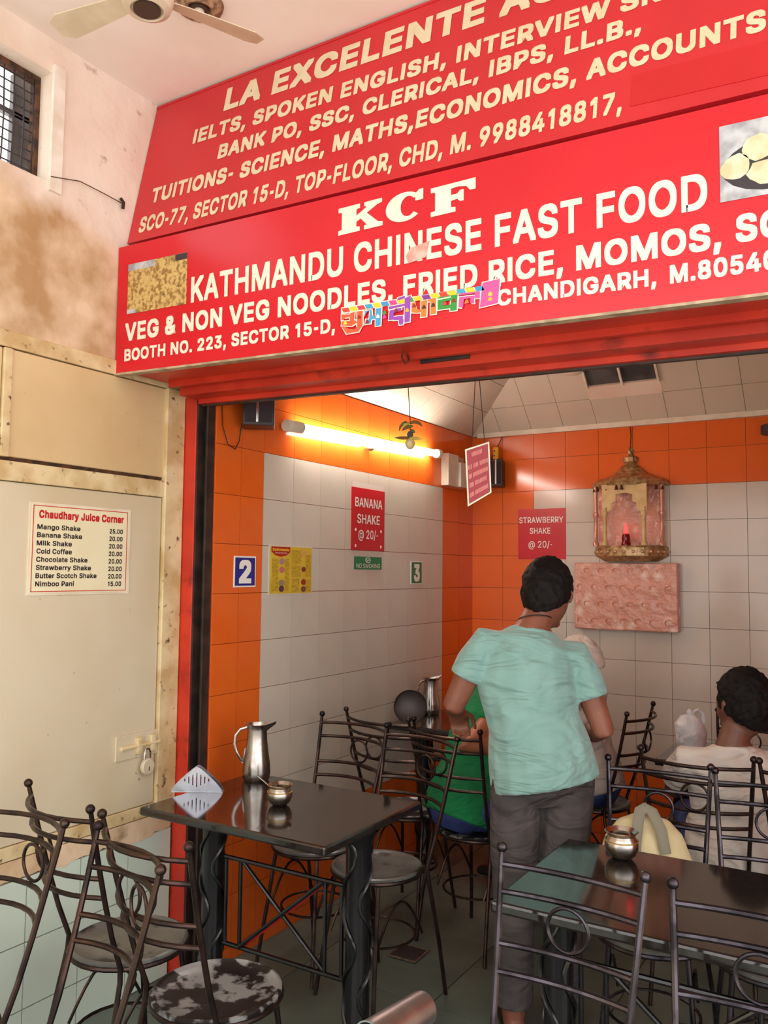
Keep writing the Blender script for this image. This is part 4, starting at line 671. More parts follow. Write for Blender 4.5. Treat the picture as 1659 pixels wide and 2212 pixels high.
def ell(t, name, O, X, Z, ca, cz, ra_, rz_, m, off, n=20, th=.0006):
    bm = bm_new(); Nn = X.cross(Z); prism(bm, [O + X * (ca + ra_ * math.cos(2 * PI * k / n)) + Z * (cz + rz_ * math.sin(2 * PI * k / n)) + Nn * off for k in range(n)], Nn * th)
    return wchild(link_bm(name, bm, m), t)

# juice price board on the cream door
t, O, X, Z, of = wall_sign('price_board', 'white price board with red border and title on the cream metal door', 'price board', 'E', 1.718, 2.140, 1.440, 1.745, m_paper, m_pwhite2, .008)
for (a, b, c, d) in ((1.730, 2.124, 1.733, 1.7355), (1.730, 2.124, 1.4515, 1.454), (1.730, 1.7325, 1.4515, 1.7355), (2.1215, 2.124, 1.4515, 1.7355)):
    wchild(panel('border_line', O, X, Z, a, b, c, d, .0006, m_pred, off=of), t)
wtext(t, 'Chaudhary Juice Corner', O, X, Z, 1.752, 2.106, 1.694, .026, m_pred, of, .035)
items = [('Mango Shake', '25.00'), ('Banana Shake', '20.00'), ('Milk Shake', '20.00'), ('Cold Coffee', '20.00'), ('Chocolate Shake', '20.00'), ('Strawberry Shake', '20.00'), ('Butter Scotch Shake', '20.00'), ('Nimboo Pani', '15.00')]
wid = [.170, .178, .137, .138, .204, .220, .245, .151]
for k, ((a, b), wv) in enumerate(zip(items, wid)):
    z = 1.657 - k * .0268
    wtext(t, a, O, X, Z, 1.747, 1.747 + wv, z, .0165, m_pblack, of, .022)
    wtext(t, b, O, X, Z, 2.043, 2.103, z - .002, .0165, m_pblack, of, .022)

# number plates 2 and 3
t, O, X, Z, of = wall_sign('number_plate', 'blue number plate reading 2 on the orange tiles', 'number plate', 'L', 2.567, 2.701, 1.460, 1.586, m_blue, m_pwhite, .006)
wtext(t, '2', O, X, Z, 2.596, 2.672, 1.475, .095, m_pwhite, of, .035)
t, O, X, Z, of = wall_sign('number_plate', 'green number plate reading 3 on the white tiles', 'number plate', 'L', 4.018, 4.143, 1.461, 1.586, m_green, m_pwhite, .004)
wtext(t, '3', O, X, Z, 4.048, 4.114, 1.476, .095, m_pwhite, of, .035)
# banana shake poster
t, O, X, Z, of = wall_sign('poster', 'red poster reading BANANA SHAKE @ 20/- on the white side wall', 'poster', 'L', 3.418, 3.730, 1.634, 1.945, m_redsign)
wtext(t, 'BANANA', O, X, Z, 3.448, 3.705, 1.850, .046, m_pwhite, of, .012)
wtext(t, 'SHAKE', O, X, Z, 3.468, 3.682, 1.768, .046, m_pwhite, of, .012)
wtext(t, '@ 20/-', O, X, Z, 3.480, 3.664, 1.692, .044, m_pwhite, of, .006)
for a in (3.455, 3.695):
    for z in (1.735, 1.655): ell(t, 'tape_dot', O, X, Z, a, z, .008, .008, m_pwhite, of, 10)
wchild(panel('tape_strip', O, X, Z, 3.43, 3.72, 1.945, 1.972, .0006, mat('clear_tape', (214, 204, 196), rough=.2)), t)
# strawberry shake poster
t, O, X, Z, of = wall_sign('poster', 'red poster reading STRAWBERRY SHAKE @ 20/- on the back wall', 'poster', 'B', -1.951, -1.650, 1.612, 1.918, m_redsign)
wtext(t, 'STRAWBERRY', O, X, Z, -1.944, -1.664, 1.832, .036, m_pwhite, of, .012)
wtext(t, 'SHAKE', O, X, Z, -1.876, -1.745, 1.766, .036, m_pwhite, of, .012)
wtext(t, '@ 20/-', O, X, Z, -1.884, -1.735, 1.682, .040, m_pwhite, of, .006)
# no smoking
t, O, X, Z, of = wall_sign('no_smoking_sign', 'small green NO SMOKING sign under the banana shake poster', 'sign', 'L', 3.448, 3.706, 1.538, 1.602, m_green)
wtext(t, 'NO SMOKING', O, X, Z, 3.466, 3.690, 1.545, .022, m_pwhite, of, .0)
bm = bm_new(); tube(bm, [O + X * (3.572 + .022 * math.cos(2 * PI * k / 20)) + Z * (1.585 + .013 * math.sin(2 * PI * k / 20)) + Vector((of + .0005, 0, 0)) for k in range(20)], .0012, 5, closed=True)
tube(bm, [O + X * 3.556 + Z * 1.576 + Vector((of, 0, 0)), O + X * 3.588 + Z * 1.594 + Vector((of, 0, 0))], .0012, 5)
tube(bm, [O + X * 3.560 + Z * 1.587 + Vector((of, 0, 0)), O + X * 3.584 + Z * 1.583 + Vector((of, 0, 0))], .0016, 5)
wchild(link_bm('no_smoking_symbol', bm, m_pwhite), t)
# yellow menu
t, O, X, Z, of = wall_sign('menu_poster', 'yellow laminated food menu with red crest on the white side wall', 'menu', 'L', 2.787, 3.098, 1.424, 1.638, m_yellow, mat('menu_laminate', (206, 200, 176), rough=.2), .006)
bm = bm_new(); Nn = Vector((1, 0, 0))
prism(bm, [O + X * a + Z * z + Nn * of for a, z in ((2.80, 1.632), (2.93, 1.632), (2.93, 1.61), (2.905, 1.595), (2.865, 1.588), (2.825, 1.595), (2.80, 1.61))], Nn * .0008)
wchild(link_bm('menu_crest', bm, mat('crest_red', (176, 34, 26), rough=.4)), t)
wtext(t, 'Kathmandu', O, X, Z, 2.808, 2.922, 1.613, .012, mat('crest_gold', (236, 196, 60), rough=.4), of + .001, .03)
wtext(t, 'Chinese Fast Food', O, X, Z, 2.825, 2.905, 1.602, .006, m_pwhite, of + .001, .0)
for (a, b, c, d) in ((2.805, 2.85, 1.44, 1.58), (2.895, 2.925, 1.44, 1.58), (2.945, 3.01, 1.56, 1.62), (2.945, 3.01, 1.50, 1.55), (2.945, 3.0, 1.435, 1.495), (3.045, 3.085, 1.50, 1.60), (3.045, 3.085, 1.435, 1.49)):
    wchild(panel('printed_column', O, X, Z, a, b, c, d, .0004, m_yel2, off=of), t)
for (a, z, r, c) in ((2.873, 1.568, .018, (176, 130, 130)), (2.873, 1.532, .018, (190, 110, 110)), (2.872, 1.475, .02, (150, 130, 90)), (2.872, 1.450, .018, (90, 40, 60)), (3.03, 1.605, .02, (206, 160, 90)), (3.03, 1.535, .016, (130, 50, 40)), (3.03, 1.478, .018, (150, 40, 30)), (3.03, 1.447, .018, (120, 70, 50))):
    ell(t, 'printed_dish', O, X, Z, a, z, r, r * .75, mat('dish%d%d%d' % c, c, rough=.4), of + .0006, 14)

# hanging notice plaque on two strings
pq = thing('hanging_notice', 'small red notice plaque with pale border hanging on strings from the shutter housing', 'sign', (-1.13, 2.46, 1.95))
A = Vector((-1.166, 2.425, 1.925)); B = Vector((-1.099, 2.464, 1.951)); X_ = Vector((.087, .055, .0)); X_ = (B - A); wdt = X_.length
# widen: the plaque is turned away, keep its measured corners
c0, c1, c2_, c3_ = Vector((-1.163, 2.440, 1.741)), Vector((-1.097, 2.478, 1.787)), Vector((-1.099, 2.464, 1.951)), Vector((-1.166, 2.425, 1.925))
Xp = (c1 - c0 + c2_ - c3_).normalized(); Zp = (c3_ - c0); Zp = (Zp - Xp * Zp.dot(Xp)).normalized(); Np = Xp.cross(Zp)
def pquad(name, C4, off, th, m):
    bm = bm_new(); prism(bm, [p + Np * off for p in C4], Np * th); return wchild(link_bm(name, bm, m), pq)
pquad('plaque_border', [c0, c1, c2_, c3_], 0, .003, m_pwhite2)
def pin(a, b):   # bilinear in the plaque
    return (c0 * (1 - a) + c1 * a) * (1 - b) + (c3_ * (1 - a) + c2_ * a) * b
pquad('plaque_face', [pin(.06, .03), pin(.94, .03), pin(.94, .97), pin(.06, .97)], .003, .0008, mat('plaque_red', (150, 18, 34), rough=.4))
# the print is too small and blurred to read: keep it as rows of short bars
m_pl = mat('plaque_letters', (206, 120, 114), rough=.5)
for k in range(5):
    b0 = (.83, .62, .46, .30, .13)[k]; words = ([(.26, .70)], [(.09, .26), (.31, .52), (.57, .92)], [(.10, .24), (.28, .90)], [(.12, .30), (.35, .84)], [(.10, .30), (.33, .88)])[k]
    for w0, w1 in words:
        bm = bm_new(); n_ = max(2, int((w1 - w0) / .045))
        for j in range(n_):
            x0 = w0 + (w1 - w0) * j / n_; x1 = x0 + .034; h_ = .085 * random.uniform(.9, 1.0)
            prism(bm, [pin(x0, b0) + Np * .0042, pin(x1, b0) + Np * .0042, pin(x1, b0 + h_) + Np * .0042, pin(x0, b0 + h_) + Np * .0042], Np * .0003)
        o_ = wchild(link_bm('printed_line', bm, m_pl), pq); o_['kind'] = 'stuff'
top = Vector((-1.116, 2.40, 2.19))
bm = bm_new(); tube(bm, [pin(.28, .99), top], .0014, 5); tube(bm, [pin(.82, .99), top + Vector((.006, .004, 0))], .0014, 5); wchild(link_bm('string', bm, m_cable), pq)

# lemon-and-chilli charm
lc = thing('lemon_chilli_charm', 'dried lemon and green chilli charm hanging on a thread from the shutter housing', 'charm', (-1.384, 2.45, 2.04))
bm = bm_new(); tube(bm, [(.0, -.02, .145), (0, 0, .0), (0, 0, -.075)], .0016, 5); link_bm('thread', bm, m_cable, lc)
for (dx, dz, ex, ez, m, k) in ((-.045, -.03, -.01, -.005, m_leaf, .010), (.048, -.022, .0, -.006, m_leaf, .008), (-.035, -.03, .01, -.018, m_leaf, .004), (-.06, -.052, .0, -.058, m_leaf, .0), (.045, -.064, .0, -.058, m_leafy, .0), (.02, -.04, .0, -.03, m_leaf, .0), (-.03, -.022, .0, -.012, m_leafy, .008)):
    bm = bm_new(); P = [(ex + (dx - ex) * s_, random.uniform(-.004, .004), ez + (dz - ez) * s_ + k * math.sin(PI * s_) * 1.2) for s_ in (0, .25, .5, .75, 1)]
    tube(bm, P, [.003, .0055, .006, .0045, .001], 8); link_bm('chilli', bm, m, lc, smooth=True)
bm = bm_new(); ball(bm, (0, 0, -.046), .011, scale=(1, 1, 1.1)); link_bm('coal', bm, m_charcoal, lc, smooth=True)
bm = bm_new(); ball(bm, (0, 0, -.078), .017, 14, 10, (1, 1, 1.12)); link_bm('lemon', bm, m_lemon, lc, smooth=True)

# tube light on the side wall
tl = thing('tube_light', 'lit fluorescent tube in white holders high on the orange side wall', 'lamp', (XL + .03, 3.55, 2.17))
def tz(y): return 2.155 + (y - 2.85) * .038
bm = bm_new(); P = [(XL + .012, 2.86, tz(2.86)), (XL + .012, 4.26, tz(4.26))]; tube(bm, P, .016, 4, flat=.6); wchild(link_bm('batten', bm, m_wplast), tl)
bm = bm_new(); tube(bm, [(XL + .055, 2.935, tz(2.935)), (XL + .055, 4.225, tz(4.225))], .019, 16); wchild(link_bm('glass_tube', bm, m_tube, smooth=True), tl)
for y0, y1 in ((2.83, 2.935), (4.225, 4.262)):
    bm = bm_new(); tube(bm, [(XL + .05, y0, tz(y0)), (XL + .05, y0 + .005, tz(y0)), (XL + .055, y1, tz(y1))], [.024, .027, .026], 16); wchild(link_bm('end_cap', bm, m_wplast, smooth=True), tl)
bm = bm_new(); ball(bm, (XL + .03, 3.55, tz(3.55) - .03), .018, 12, 8, (1, 1.4, .8)); wchild(link_bm('starter', bm, m_cob, smooth=True), tl)

# white meter box
mb = thing('switch_box', 'white plastic switch box at the corner end of the tube light', 'switch box', (XL + .006, 4.49, 2.04))
bm = bm_new(); box(bm, 0, .05, -.115, .02, 0, .19, bev=.004); box(bm, 0, .065, .02, .125, .0, .15, bev=.004); link_bm('case', bm, m_wplast, mb)
bm = bm_new(); box(bm, 0, .04, .025, .11, .155, .185, bev=.002); link_bm('switch', bm, mat('old_beige', (190, 160, 130), rough=.5), mb)
# loudspeakers
def speaker(label, loc, rz, sx, sy, sz, stripx):
    t = thing('wall_speaker', label, 'speaker', loc, rz)
    bm = bm_new(); box(bm, -sx / 2, sx / 2, -sy / 2, sy / 2, 0, sz, bev=.004); link_bm('cabinet', bm, m_spk, t)
    bm = bm_new(); box(bm, stripx, stripx + .01, -sy / 2 - .006, -sy / 2 + .002, .012, sz - .003, bev=.001); link_bm('chrome_trim', bm, m_chrome, t)
    bm = bm_new(); box(bm, -sx / 2 + .01, sx / 2 - .01, -sy / 2 - .003, -sy / 2 + .001, .012, sz - .012); link_bm('grille', bm, mat('speaker_cloth', (44, 34, 38), rough=.9, bump=.8, bscale=200, bdist=.002), t)
    bm = bm_new(); box(bm, -.02, .02, sy / 2 - .002, sy / 2 + .02, sz * .35, sz * .65); link_bm('bracket', bm, m_pblack, t)
    return t
speaker('dark loudspeaker box on the orange side wall beside the shutter jamb', (-2.172, 2.60, 2.105), math.radians(38), .125, .12, .15, -.01)
speaker('small dark loudspeaker high on the back wall behind the hanging notice', (-2.085, 4.735, 2.055), math.radians(16), .13, .12, .165, .02)
cb = bm_new(); tube(cb, [(XL + .012, 2.47, 2.18), (XL + .014, 2.475, 2.10), (XL + .02, 2.50, 2.03), (XL + .02, 2.545, 2.015), (XL + .018, 2.57, 2.05), (XL + .02, 2.58, 2.12)], .0022, 6)
tag(link_bm('speaker_cable', cb, m_cable, smooth=True), 'thin dark cable looping below the loudspeaker on the orange side wall', 'cable')
cb = bm_new(); tube(cb, [(-2.05, YB - .02, 2.375), (-2.075, YB - .02, 2.33), (-2.11, YB - .025, 2.27), (-2.13, YB - .03, 2.215)], .003, 6)
tag(link_bm('speaker_cable', cb, m_cable, smooth=True), 'thin dark cable running from the cornice to the small back-wall loudspeaker', 'cable')
yb_ = thing('repellent_pack', 'narrow yellow packet standing on the small back-wall loudspeaker', 'packet', (-2.075, 4.76, 2.2205))
bm = bm_new(); box(bm, -.016, .016, -.012, .012, 0, .085, bev=.003); link_bm('box', bm, mat('pack_yellow', (226, 168, 30), rough=.4), yb_)
bm = bm_new(); ball(bm, (-.006, -.0125, .06), .005); ball(bm, (-.006, -.0125, .03), .005); link_bm('printed_mark', bm, mat('pack_blue', (40, 70, 140), rough=.4), yb_)

# ---------------------------------------------------------------- shrine and wrapped box on the back wall
sh = thing('wall_shrine', 'small gilt half-round household shrine with domed roof on the back wall', 'shrine', (-1.262, YB - .006, 1.60))
def half(bm, prof, seg=24, sx=1.0, sy=.8):
    rings = []
    for r, z in prof:
        rings.append([bm.verts.new((sx * r * math.cos(PI + PI * k / seg), sy * r * math.sin(PI + PI * k / seg), z)) for k in range(seg + 1)])
    for A_, B_ in zip(rings, rings[1:]):
        for k in range(seg): bm.faces.new([A_[k], A_[k + 1], B_[k + 1], B_[k]])
        bm.faces.new([A_[0], B_[0], B_[-1], A_[-1]])
    bm.faces.new(rings[0]); bm.faces.new(rings[-1][::-1])
bm = bm_new(); half(bm, [(.15, -.0), (.19, .02), (.205, .03), (.205, .075), (.200, .085), (.19, .086)]); link_bm('base', bm, m_gold, sh)
for k in range(13):
    a = PI + PI * (k + .5) / 13
    bm = bm_new(); ball(bm, (.206 * math.cos(a), .8 * .206 * math.sin(a), .052), .009, 8, 6); link_bm('base_stud', bm, mat('stud_pink', (214, 170, 140), rough=.3, metal=.4), sh, smooth=True)
bm = bm_new(); half(bm, [(.215, .425), (.222, .44), (.20, .462), (.15, .478), (.10, .50), (.07, .525), (.055, .545), (.03, .56), (.045, .57), (.045, .595), (.02, .605), (.014, .615), (.02, .63), (.014, .648), (.003, .66)]); link_bm('domed_roof', bm, m_gold, sh, smooth=True)
bm = bm_new(); box(bm, -.185, .185, -.012, .0, .09, .43); link_bm('back_panel', bm, m_satin, sh)
# facade arch in cream, cut as segments
bm = bm_new()
yA = -.155
def archy(x): return .345 + .0 if abs(x) > .085 else .29 + .10 * math.cos(abs(x) / .085 * PI / 2) ** .5 - (.0)
n_ = 22
for k in range(n_):
    x0 = -.125 + .25 * k / n_; x1 = -.125 + .25 * (k + 1) / n_; xm = (x0 + x1) / 2
    zb = .265 + .0 if abs(xm) > .095 else (.27 + .045 * (1 - (abs(xm) / .095) ** 2) + (.065 if abs(xm) < .045 else .03 if abs(xm) < .07 else 0))
    box(bm, x0, x1, yA, yA + .008, zb, .428)
link_bm('arch_panel', bm, m_goldcream, sh)
for x in (-.108, .108, -.185, .185):
    yy = -.152 if abs(x) < .15 else -.07
    bm = bm_new(); lathe(bm, [(.018, .086), (.018, .105), (.012, .112), (.011, .245), (.017, .255), (.017, .275), (.012, .28), (.012, .428 if abs(x) > .15 else .30)], 12, (x, yy, 0)); link_bm('column', bm, m_goldcream if abs(x) < .15 else mat('satin_column', (206, 150, 130), rough=.25, metal=.3), sh, smooth=True)
for k, x in enumerate((-.19, -.165, -.125, -.10, -.04, -.01, .165, .19)):
    yy = -.8 * math.sqrt(max(.215 ** 2 - x * x, .0004)) + .006
    bm = bm_new(); lathe(bm, [(.011, .398), (.009, .405), (.006, .418), (.002, .428)], 10, (x, yy, 0)); link_bm('bell', bm, mat('bell_bronze', (110, 60, 50), rough=.3, metal=.6), sh, smooth=True)
bm = bm_new(); lathe(bm, [(.026, .087), (.026, .10), (.022, .11), (.024, .125), (.020, .15), (.012, .155)], 14, (-.005, -.10, 0)); link_bm('lamp_holder', bm, m_redglass, sh, smooth=True)
bm = bm_new(); lathe(bm, [(.009, .155), (.013, .17), (.010, .19), (.001, .215)], 12, (-.005, -.10, 0)); fo = link_bm('flame_bulb', bm, m_flame, sh, smooth=True); fo['label'] = 'glowing red flame bulb'
cb = bm_new(); tube(cb, [(-1.262, YB - .012, 2.375), (-1.258, YB - .012, 2.32), (-1.262, YB - .012, 2.27), (-1.262, YB - .02, 2.235), (-1.235, YB - .05, 2.20), (-1.225, YB - .075, 2.16)], .0025, 6)
tag(link_bm('shrine_cable', cb, m_cable, smooth=True), 'thin brown cable running down the orange tiles to the shrine finial', 'cable')
wbx = thing('wrapped_box', 'flat box wrapped in shiny pink patterned cloth on the back wall under the shrine', 'wrapped box', (-1.27, YB - .006, 1.212))
bm = bm_new(); box(bm, -.305, .272, -.075, 0, 0, .378, bev=.006); link_bm('box', bm, m_satin, wbx)
for r in range(4):
    for c in range(7):
        x = -.27 + c * .082 + (.04 if r % 2 else 0); z = .05 + r * .095
        if x > .25: continue
        bm = bm_new(); P = [(x + .018 * math.cos(a) , -.0765, z + .017 * math.sin(a)) for a in [math.radians(d) for d in range(20, 260, 30)]]
        tube(bm, P, [.001, .003, .0045, .005, .005, .004, .003, .001][:len(P)], 6); link_bm('embossed_swirl', bm, mat('swirl', (222, 150, 124), rough=.25, metal=.3), wbx, smooth=True)
# small appliance edge at far right of the back wall
ap = thing('wall_fan', 'dark round wall fan half cut off high on the back wall at the right edge', 'fan', (-.44, YB - .02, 2.36))
bm = bm_new(); lathe(bm, [(.12, -.10), (.12, -.06), (.05, -.045), (.03, 0), (.02, .01)], 20, (0, -.10, 0)); link_bm('guard', bm, m_pblack, ap, smooth=True)
bm = bm_new(); box(bm, -.07, .02, -.04, .014, -.05, .04, bev=.004); link_bm('mount', bm, m_wplast, ap)

# ---------------------------------------------------------------- verandah ceiling fan and rose
fn = thing('ceiling_fan', 'pale ceiling fan with three blades at rest below the verandah ceiling', 'fan', (-1.666, 1.496, 3.02))
bm = bm_new(); lathe(bm, [(.012, .31), (.012, .10)], 12); link_bm('down_rod', bm, m_fan, fn, smooth=True)
bm = bm_new(); lathe(bm, [(.0, .31), (.05, .31), (.045, .27), (.014, .25)], 20); link_bm('canopy', bm, m_fan, fn, smooth=True)
bm = bm_new(); lathe(bm, [(.014, .11), (.05, .10), (.068, .075), (.070, .035), (.062, .012), (.045, .004), (.040, .010), (.0, .012)], 28); link_bm('motor', bm, m_fan, fn, smooth=True)
bm = bm_new(); lathe(bm, [(.0, .004), (.036, .004), (.036, .014), (0, .014)], 24); link_bm('motor_hole', bm, m_fand, fn, smooth=True)
for k in range(3):
    a = math.radians(65 + 120 * k)
    bm = bm_new(); R_ = Matrix.Rotation(a, 4, 'Z')
    P = [(.065, -.02), (.11, -.028), (.30, -.04), (.335, -.02), (.335, .03), (.30, .042), (.11, .028), (.065, .02)]
    prism(bm, [R_ @ Vector((x, y, .045 + y * .25)) for x, y in P], (0, 0, .003)); link_bm('blade', bm, m_fan, fn)
cr = thing('ceiling_rose', 'round dusty brown lamp holder with a small bulb fixed to the verandah ceiling', 'lamp holder', (-1.838, 1.864, 3.33))
bm = bm_new(); lathe(bm, [(.0, 0), (.078, 0), (.074, -.012), (.06, -.02), (.052, -.028), (.04, -.022), (.034, -.008), (0, -.008)], 26); link_bm('rose_plate', bm, m_cob, cr, smooth=True)
bm = bm_new(); lathe(bm, [(.0, -.008), (.032, -.008), (.030, -.022), (0, -.022)], 20); link_bm('socket', bm, m_fand, cr, smooth=True)
bm = bm_new(); ball(bm, (0, 0, -.026), .017, 14, 10); link_bm('bulb', bm, m_wplast, cr, smooth=True)
cb = bm_new(); tube(cb, [(XE + .012, 1.745, 2.845), (XE + .016, 1.86, 2.875), (XE + .018, 1.96, 2.872), (XE + .018, 2.045, 2.868)], .0018, 5); tube(cb, [(XE + .01, 2.045, 2.888), (XE + .02, 2.05, 2.873), (XE + .012, 2.055, 2.852)], .006, 6)
tag(link_bm('wall_wire', cb, m_rust, smooth=True), 'thin rusty wire from the meshed window to a hook in the plaster', 'wire')

# ---------------------------------------------------------------- tables
def table(label, x0, x1, y0, y1, group='black granite dining tables', red=False, vine=True):
    cx, cy = (x0 + x1) / 2, (y0 + y1) / 2
    t = thing('dining_table', label, 'table', (cx, cy, 0), 0, group)
    hx, hy = (x1 - x0) / 2, (y1 - y0) / 2
    bm = bm_new(); box(bm, -hx, hx, -hy, hy, .722, .75, bev=.007); link_bm('tabletop', bm, m_granite, t)
    lx = hx - .07
    for s in (-1, 1):
        bm = bm_new(); lathe(bm, [(.075, .0), (.075, .008), (.045, .03), (.040, .05), (.038, .40), (.040, .66), (.055, .70), (.07, .722)], 20, (s * lx, 0, 0)); lg = link_bm('leg', bm, m_blackmetal, t, smooth=True)
        if vine:
            for ph in (0, 2.1, 4.2):
                P = [(s * lx + .043 * math.cos(ph + .9 * math.sin(z * 22)), .043 * math.sin(ph + .9 * math.sin(z * 22)), z) for z in [.05 + .0155 * i for i in range(43)]]
                bm = bm_new(); tube(bm, P, .006, 6); v = link_bm('vine_relief', bm, m_blackmetal, lg, smooth=True)
    r = .007; a = lx - .04
    def bar(p, q, rr=r, m=m_blackmetal, name='brace_bar'):
        bm = bm_new(); tube(bm, [p, q], rr, 8); link_bm(name, bm, m, t, smooth=True)
    bar((-a, 0, .535), (a, 0, .535), .008, name='top_rail'); bar((-a, 0, .245), (a, 0, .245), .008, name='bottom_rail')
    for x in (-a + .02, -a + .085, a - .085, a - .02): bar((x, 0, .25), (x, 0, .53), name='upright')
    bar((-a + .09, .006, .53), (a - .09, .006, .25)); bar((-a + .09, -.006, .25), (a - .09, -.006, .53))
    if red: bar((-a + .085, .02, .24), (a - .095, .02, .525), .006, m_redbar, 'red_brace')
    return t
table('black granite table with a steel jug and napkin holder beside the red jamb', -2.135, -1.39, 1.99, 2.56, red=True)
table('black granite table with one steel pot, at the right behind the two empty front chairs', -.84, -.09, 1.89, 2.45)
table('black granite table in the back left corner carrying a steel jug and dark tray', -2.24, -1.56, 3.74, 4.30)
table('small dark table by the back wall at the right carrying a white plastic bag', -.88, -.16, 3.68, 4.18)
nt_ = table('black granite table nearest to the camera, mostly below the frame', -.79, -.12, .68, 1.255)

# ---------------------------------------------------------------- wrought iron chairs
def arcpts(p, q, bow, n=9):
    P = []
    for i in range(n):
        s = i / (n - 1); v = Vector(p).lerp(Vector(q), s); v.y -= bow * (1 - (2 * s - 1) ** 2); P.append(v)
    return P
def make_chair(kind):
    """local frame: sitter faces +y, back at -y; seat centre at the origin"""
    tw, bw, bow, mi, ms = {'bow': (.186, .148, .066, m_iron, m_seatworn), 'bowg': (.186, .148, .066, m_iron, m_seatgrey), 'flat': (.162, .135, .016, m_iron2, m_seatgrey)}[kind]
    t = bpy.data.objects.new('iron_chair', None); COL.objects.link(t); t.empty_display_size = .1
    bm = bm_new(); lathe(bm, [(0, .438), (.150, .438), (.160, .442), (.166, .452), (.166, .460), (.158, .463), (.150, .456), (.10, .452), (0, .451)], 32); link_bm('seat', bm, ms, t, smooth=True)
    bm = bm_new(); tube(bm, [(.164 * math.cos(2 * PI * k / 28), .164 * math.sin(2 * PI * k / 28), .445) for k in range(28)], .008, 8, closed=True); link_bm('seat_ring', bm, mi, t, smooth=True)
    top = .90
    def pp(s, z):     # point on a back post at height z
        f = (z - .45) / (top - .45); return Vector((s * (bw + (tw - bw) * f), -.105 - .125 * f ** .8, z))
    for s in (-1, 1):
        P = [Vector((s * .175, -.185, 0)), Vector((s * .166, -.155, .2)), Vector((s * (bw + .004), -.112, .42)), pp(s, .46), pp(s, .55), pp(s, .65), pp(s, .75), pp(s, .85), pp(s, top)]
        bm = bm_new(); tube(bm, P, [.0075] * 7 + [.0075, .0065], 8); po = link_bm('back_post', bm, mi, t, smooth=True)
        bm = bm_new(); ball(bm, pp(s, top + .008), .0125, 12, 9); link_bm('finial', bm, mi, po, smooth=True)
        bm = bm_new(); tube(bm, [(s * .11, .10, .44), (s * .125, .125, .25), (s * .15, .16, 0)], .0075, 8); link_bm('front_leg', bm, mi, t, smooth=True)
    for z in (.873, .818, .716, .662):
        bm = bm_new(); tube(bm, arcpts(pp(-1, z), pp(1, z), bow), .0068, 8); link_bm('rung', bm, mi, t, smooth=True)
    yb = pp(1, .767).y - bow * .97
    bm = bm_new(); tube(bm, [(.046 * math.cos(2 * PI * k / 24), yb + .0, .767 + .046 * math.sin(2 * PI * k / 24)) for k in range(24)], .0045, 8, closed=True); link_bm('back_ring', bm, mi, t, smooth=True)
    bm = bm_new(); tube(bm, [(.135 * math.cos(2 * PI * k / 28), -.01 + .135 * math.sin(2 * PI * k / 28), .215) for k in range(28)], .005, 6, closed=True); link_bm('leg_hoop', bm, mi, t, smooth=True)
    for s in (-1, 1):
        bm = bm_new(); P = [Vector((s * .12, .118 - .235 * u, .22 + .14 * math.sin(PI * u))) for u in [i / 10 for i in range(11)]]; tube(bm, P, .005, 6); link_bm('leg_arch', bm, mi, t, smooth=True)
    return t
protos = {}
def chair(kind, mid, rz, label, group, sc=1.0):
    """mid: point halfway between the finials"""
    if kind not in protos: protos[kind] = o = make_chair(kind)
    else: o = copy_tree(protos[kind])
    a = math.radians(rz); f = Vector((-math.sin(a), math.cos(a)))
    o.location = (mid[0] + f.x * .23 * sc, mid[1] + f.y * .23 * sc, .0); o.rotation_euler = (0, 0, a); o.scale = (sc, sc, sc)
    return tag(o, label, 'chair', group)
G1 = 'wrought iron chairs of the shop'
c_C = chair('bow', (-1.55, 1.46), -10.5, 'iron chair with heavily worn black and grey round seat, nearest side of the jug table', G1)
chair('bowg', (-1.973, 1.545), -12.5, 'iron chair against the pale tiles, its dull round seat tucked by the red jamb', G1)
chair('bow', (-1.93, 1.405), 174, 'iron chair cut off by the left edge of the photo', G1)
chair('bow', (-1.488, 1.352), 159, 'iron chair back to back with the worn-seat chair at lower left', G1)
chair('bowg', (-1.955, 3.0), 172, 'iron chair on the far side of the jug table, next to the white wall', G1)
chair('bowg', (-1.585, 2.905), 166, 'iron chair beyond the jug table, its finial under the standing person\'s hand', G1)
chair('bow', (-1.935, 3.17), -6, 'empty iron chair behind the jug table facing the back corner table', G1)
chair('bow', (-1.57, 3.07), -12, 'iron chair on which the person in green sits', G1)
chair('flat', (-.612, 1.80), 177.4, 'shiny iron chair at the front of the pot table, the left of the two', G1)
chair('flat', (-.232, 1.79), 181, 'shiny iron chair at the front of the pot table, cut off by the right edge', G1)
chair('flat', (-.677, 2.885), 187, 'iron chair behind the pot table holding the cream backpack', G1)
chair('flat', (-.335, 2.885), 187, 'iron chair behind the pot table to the right of the backpack chair', G1)
chair('bow', (-.60, 3.10), 2, 'iron chair on which the person in the white T-shirt sits', G1)
chair('bow', (-.21, 3.08), -6, 'iron chair at the right edge beside the person in white', G1)
chair('flat', (-.60, 4.44), 180, 'iron chair against the back wall beyond the plastic bag', G1, .95)
chair('bowg', (-1.01, 3.97), 86, 'iron chair on which the person in the white cap sits', G1)

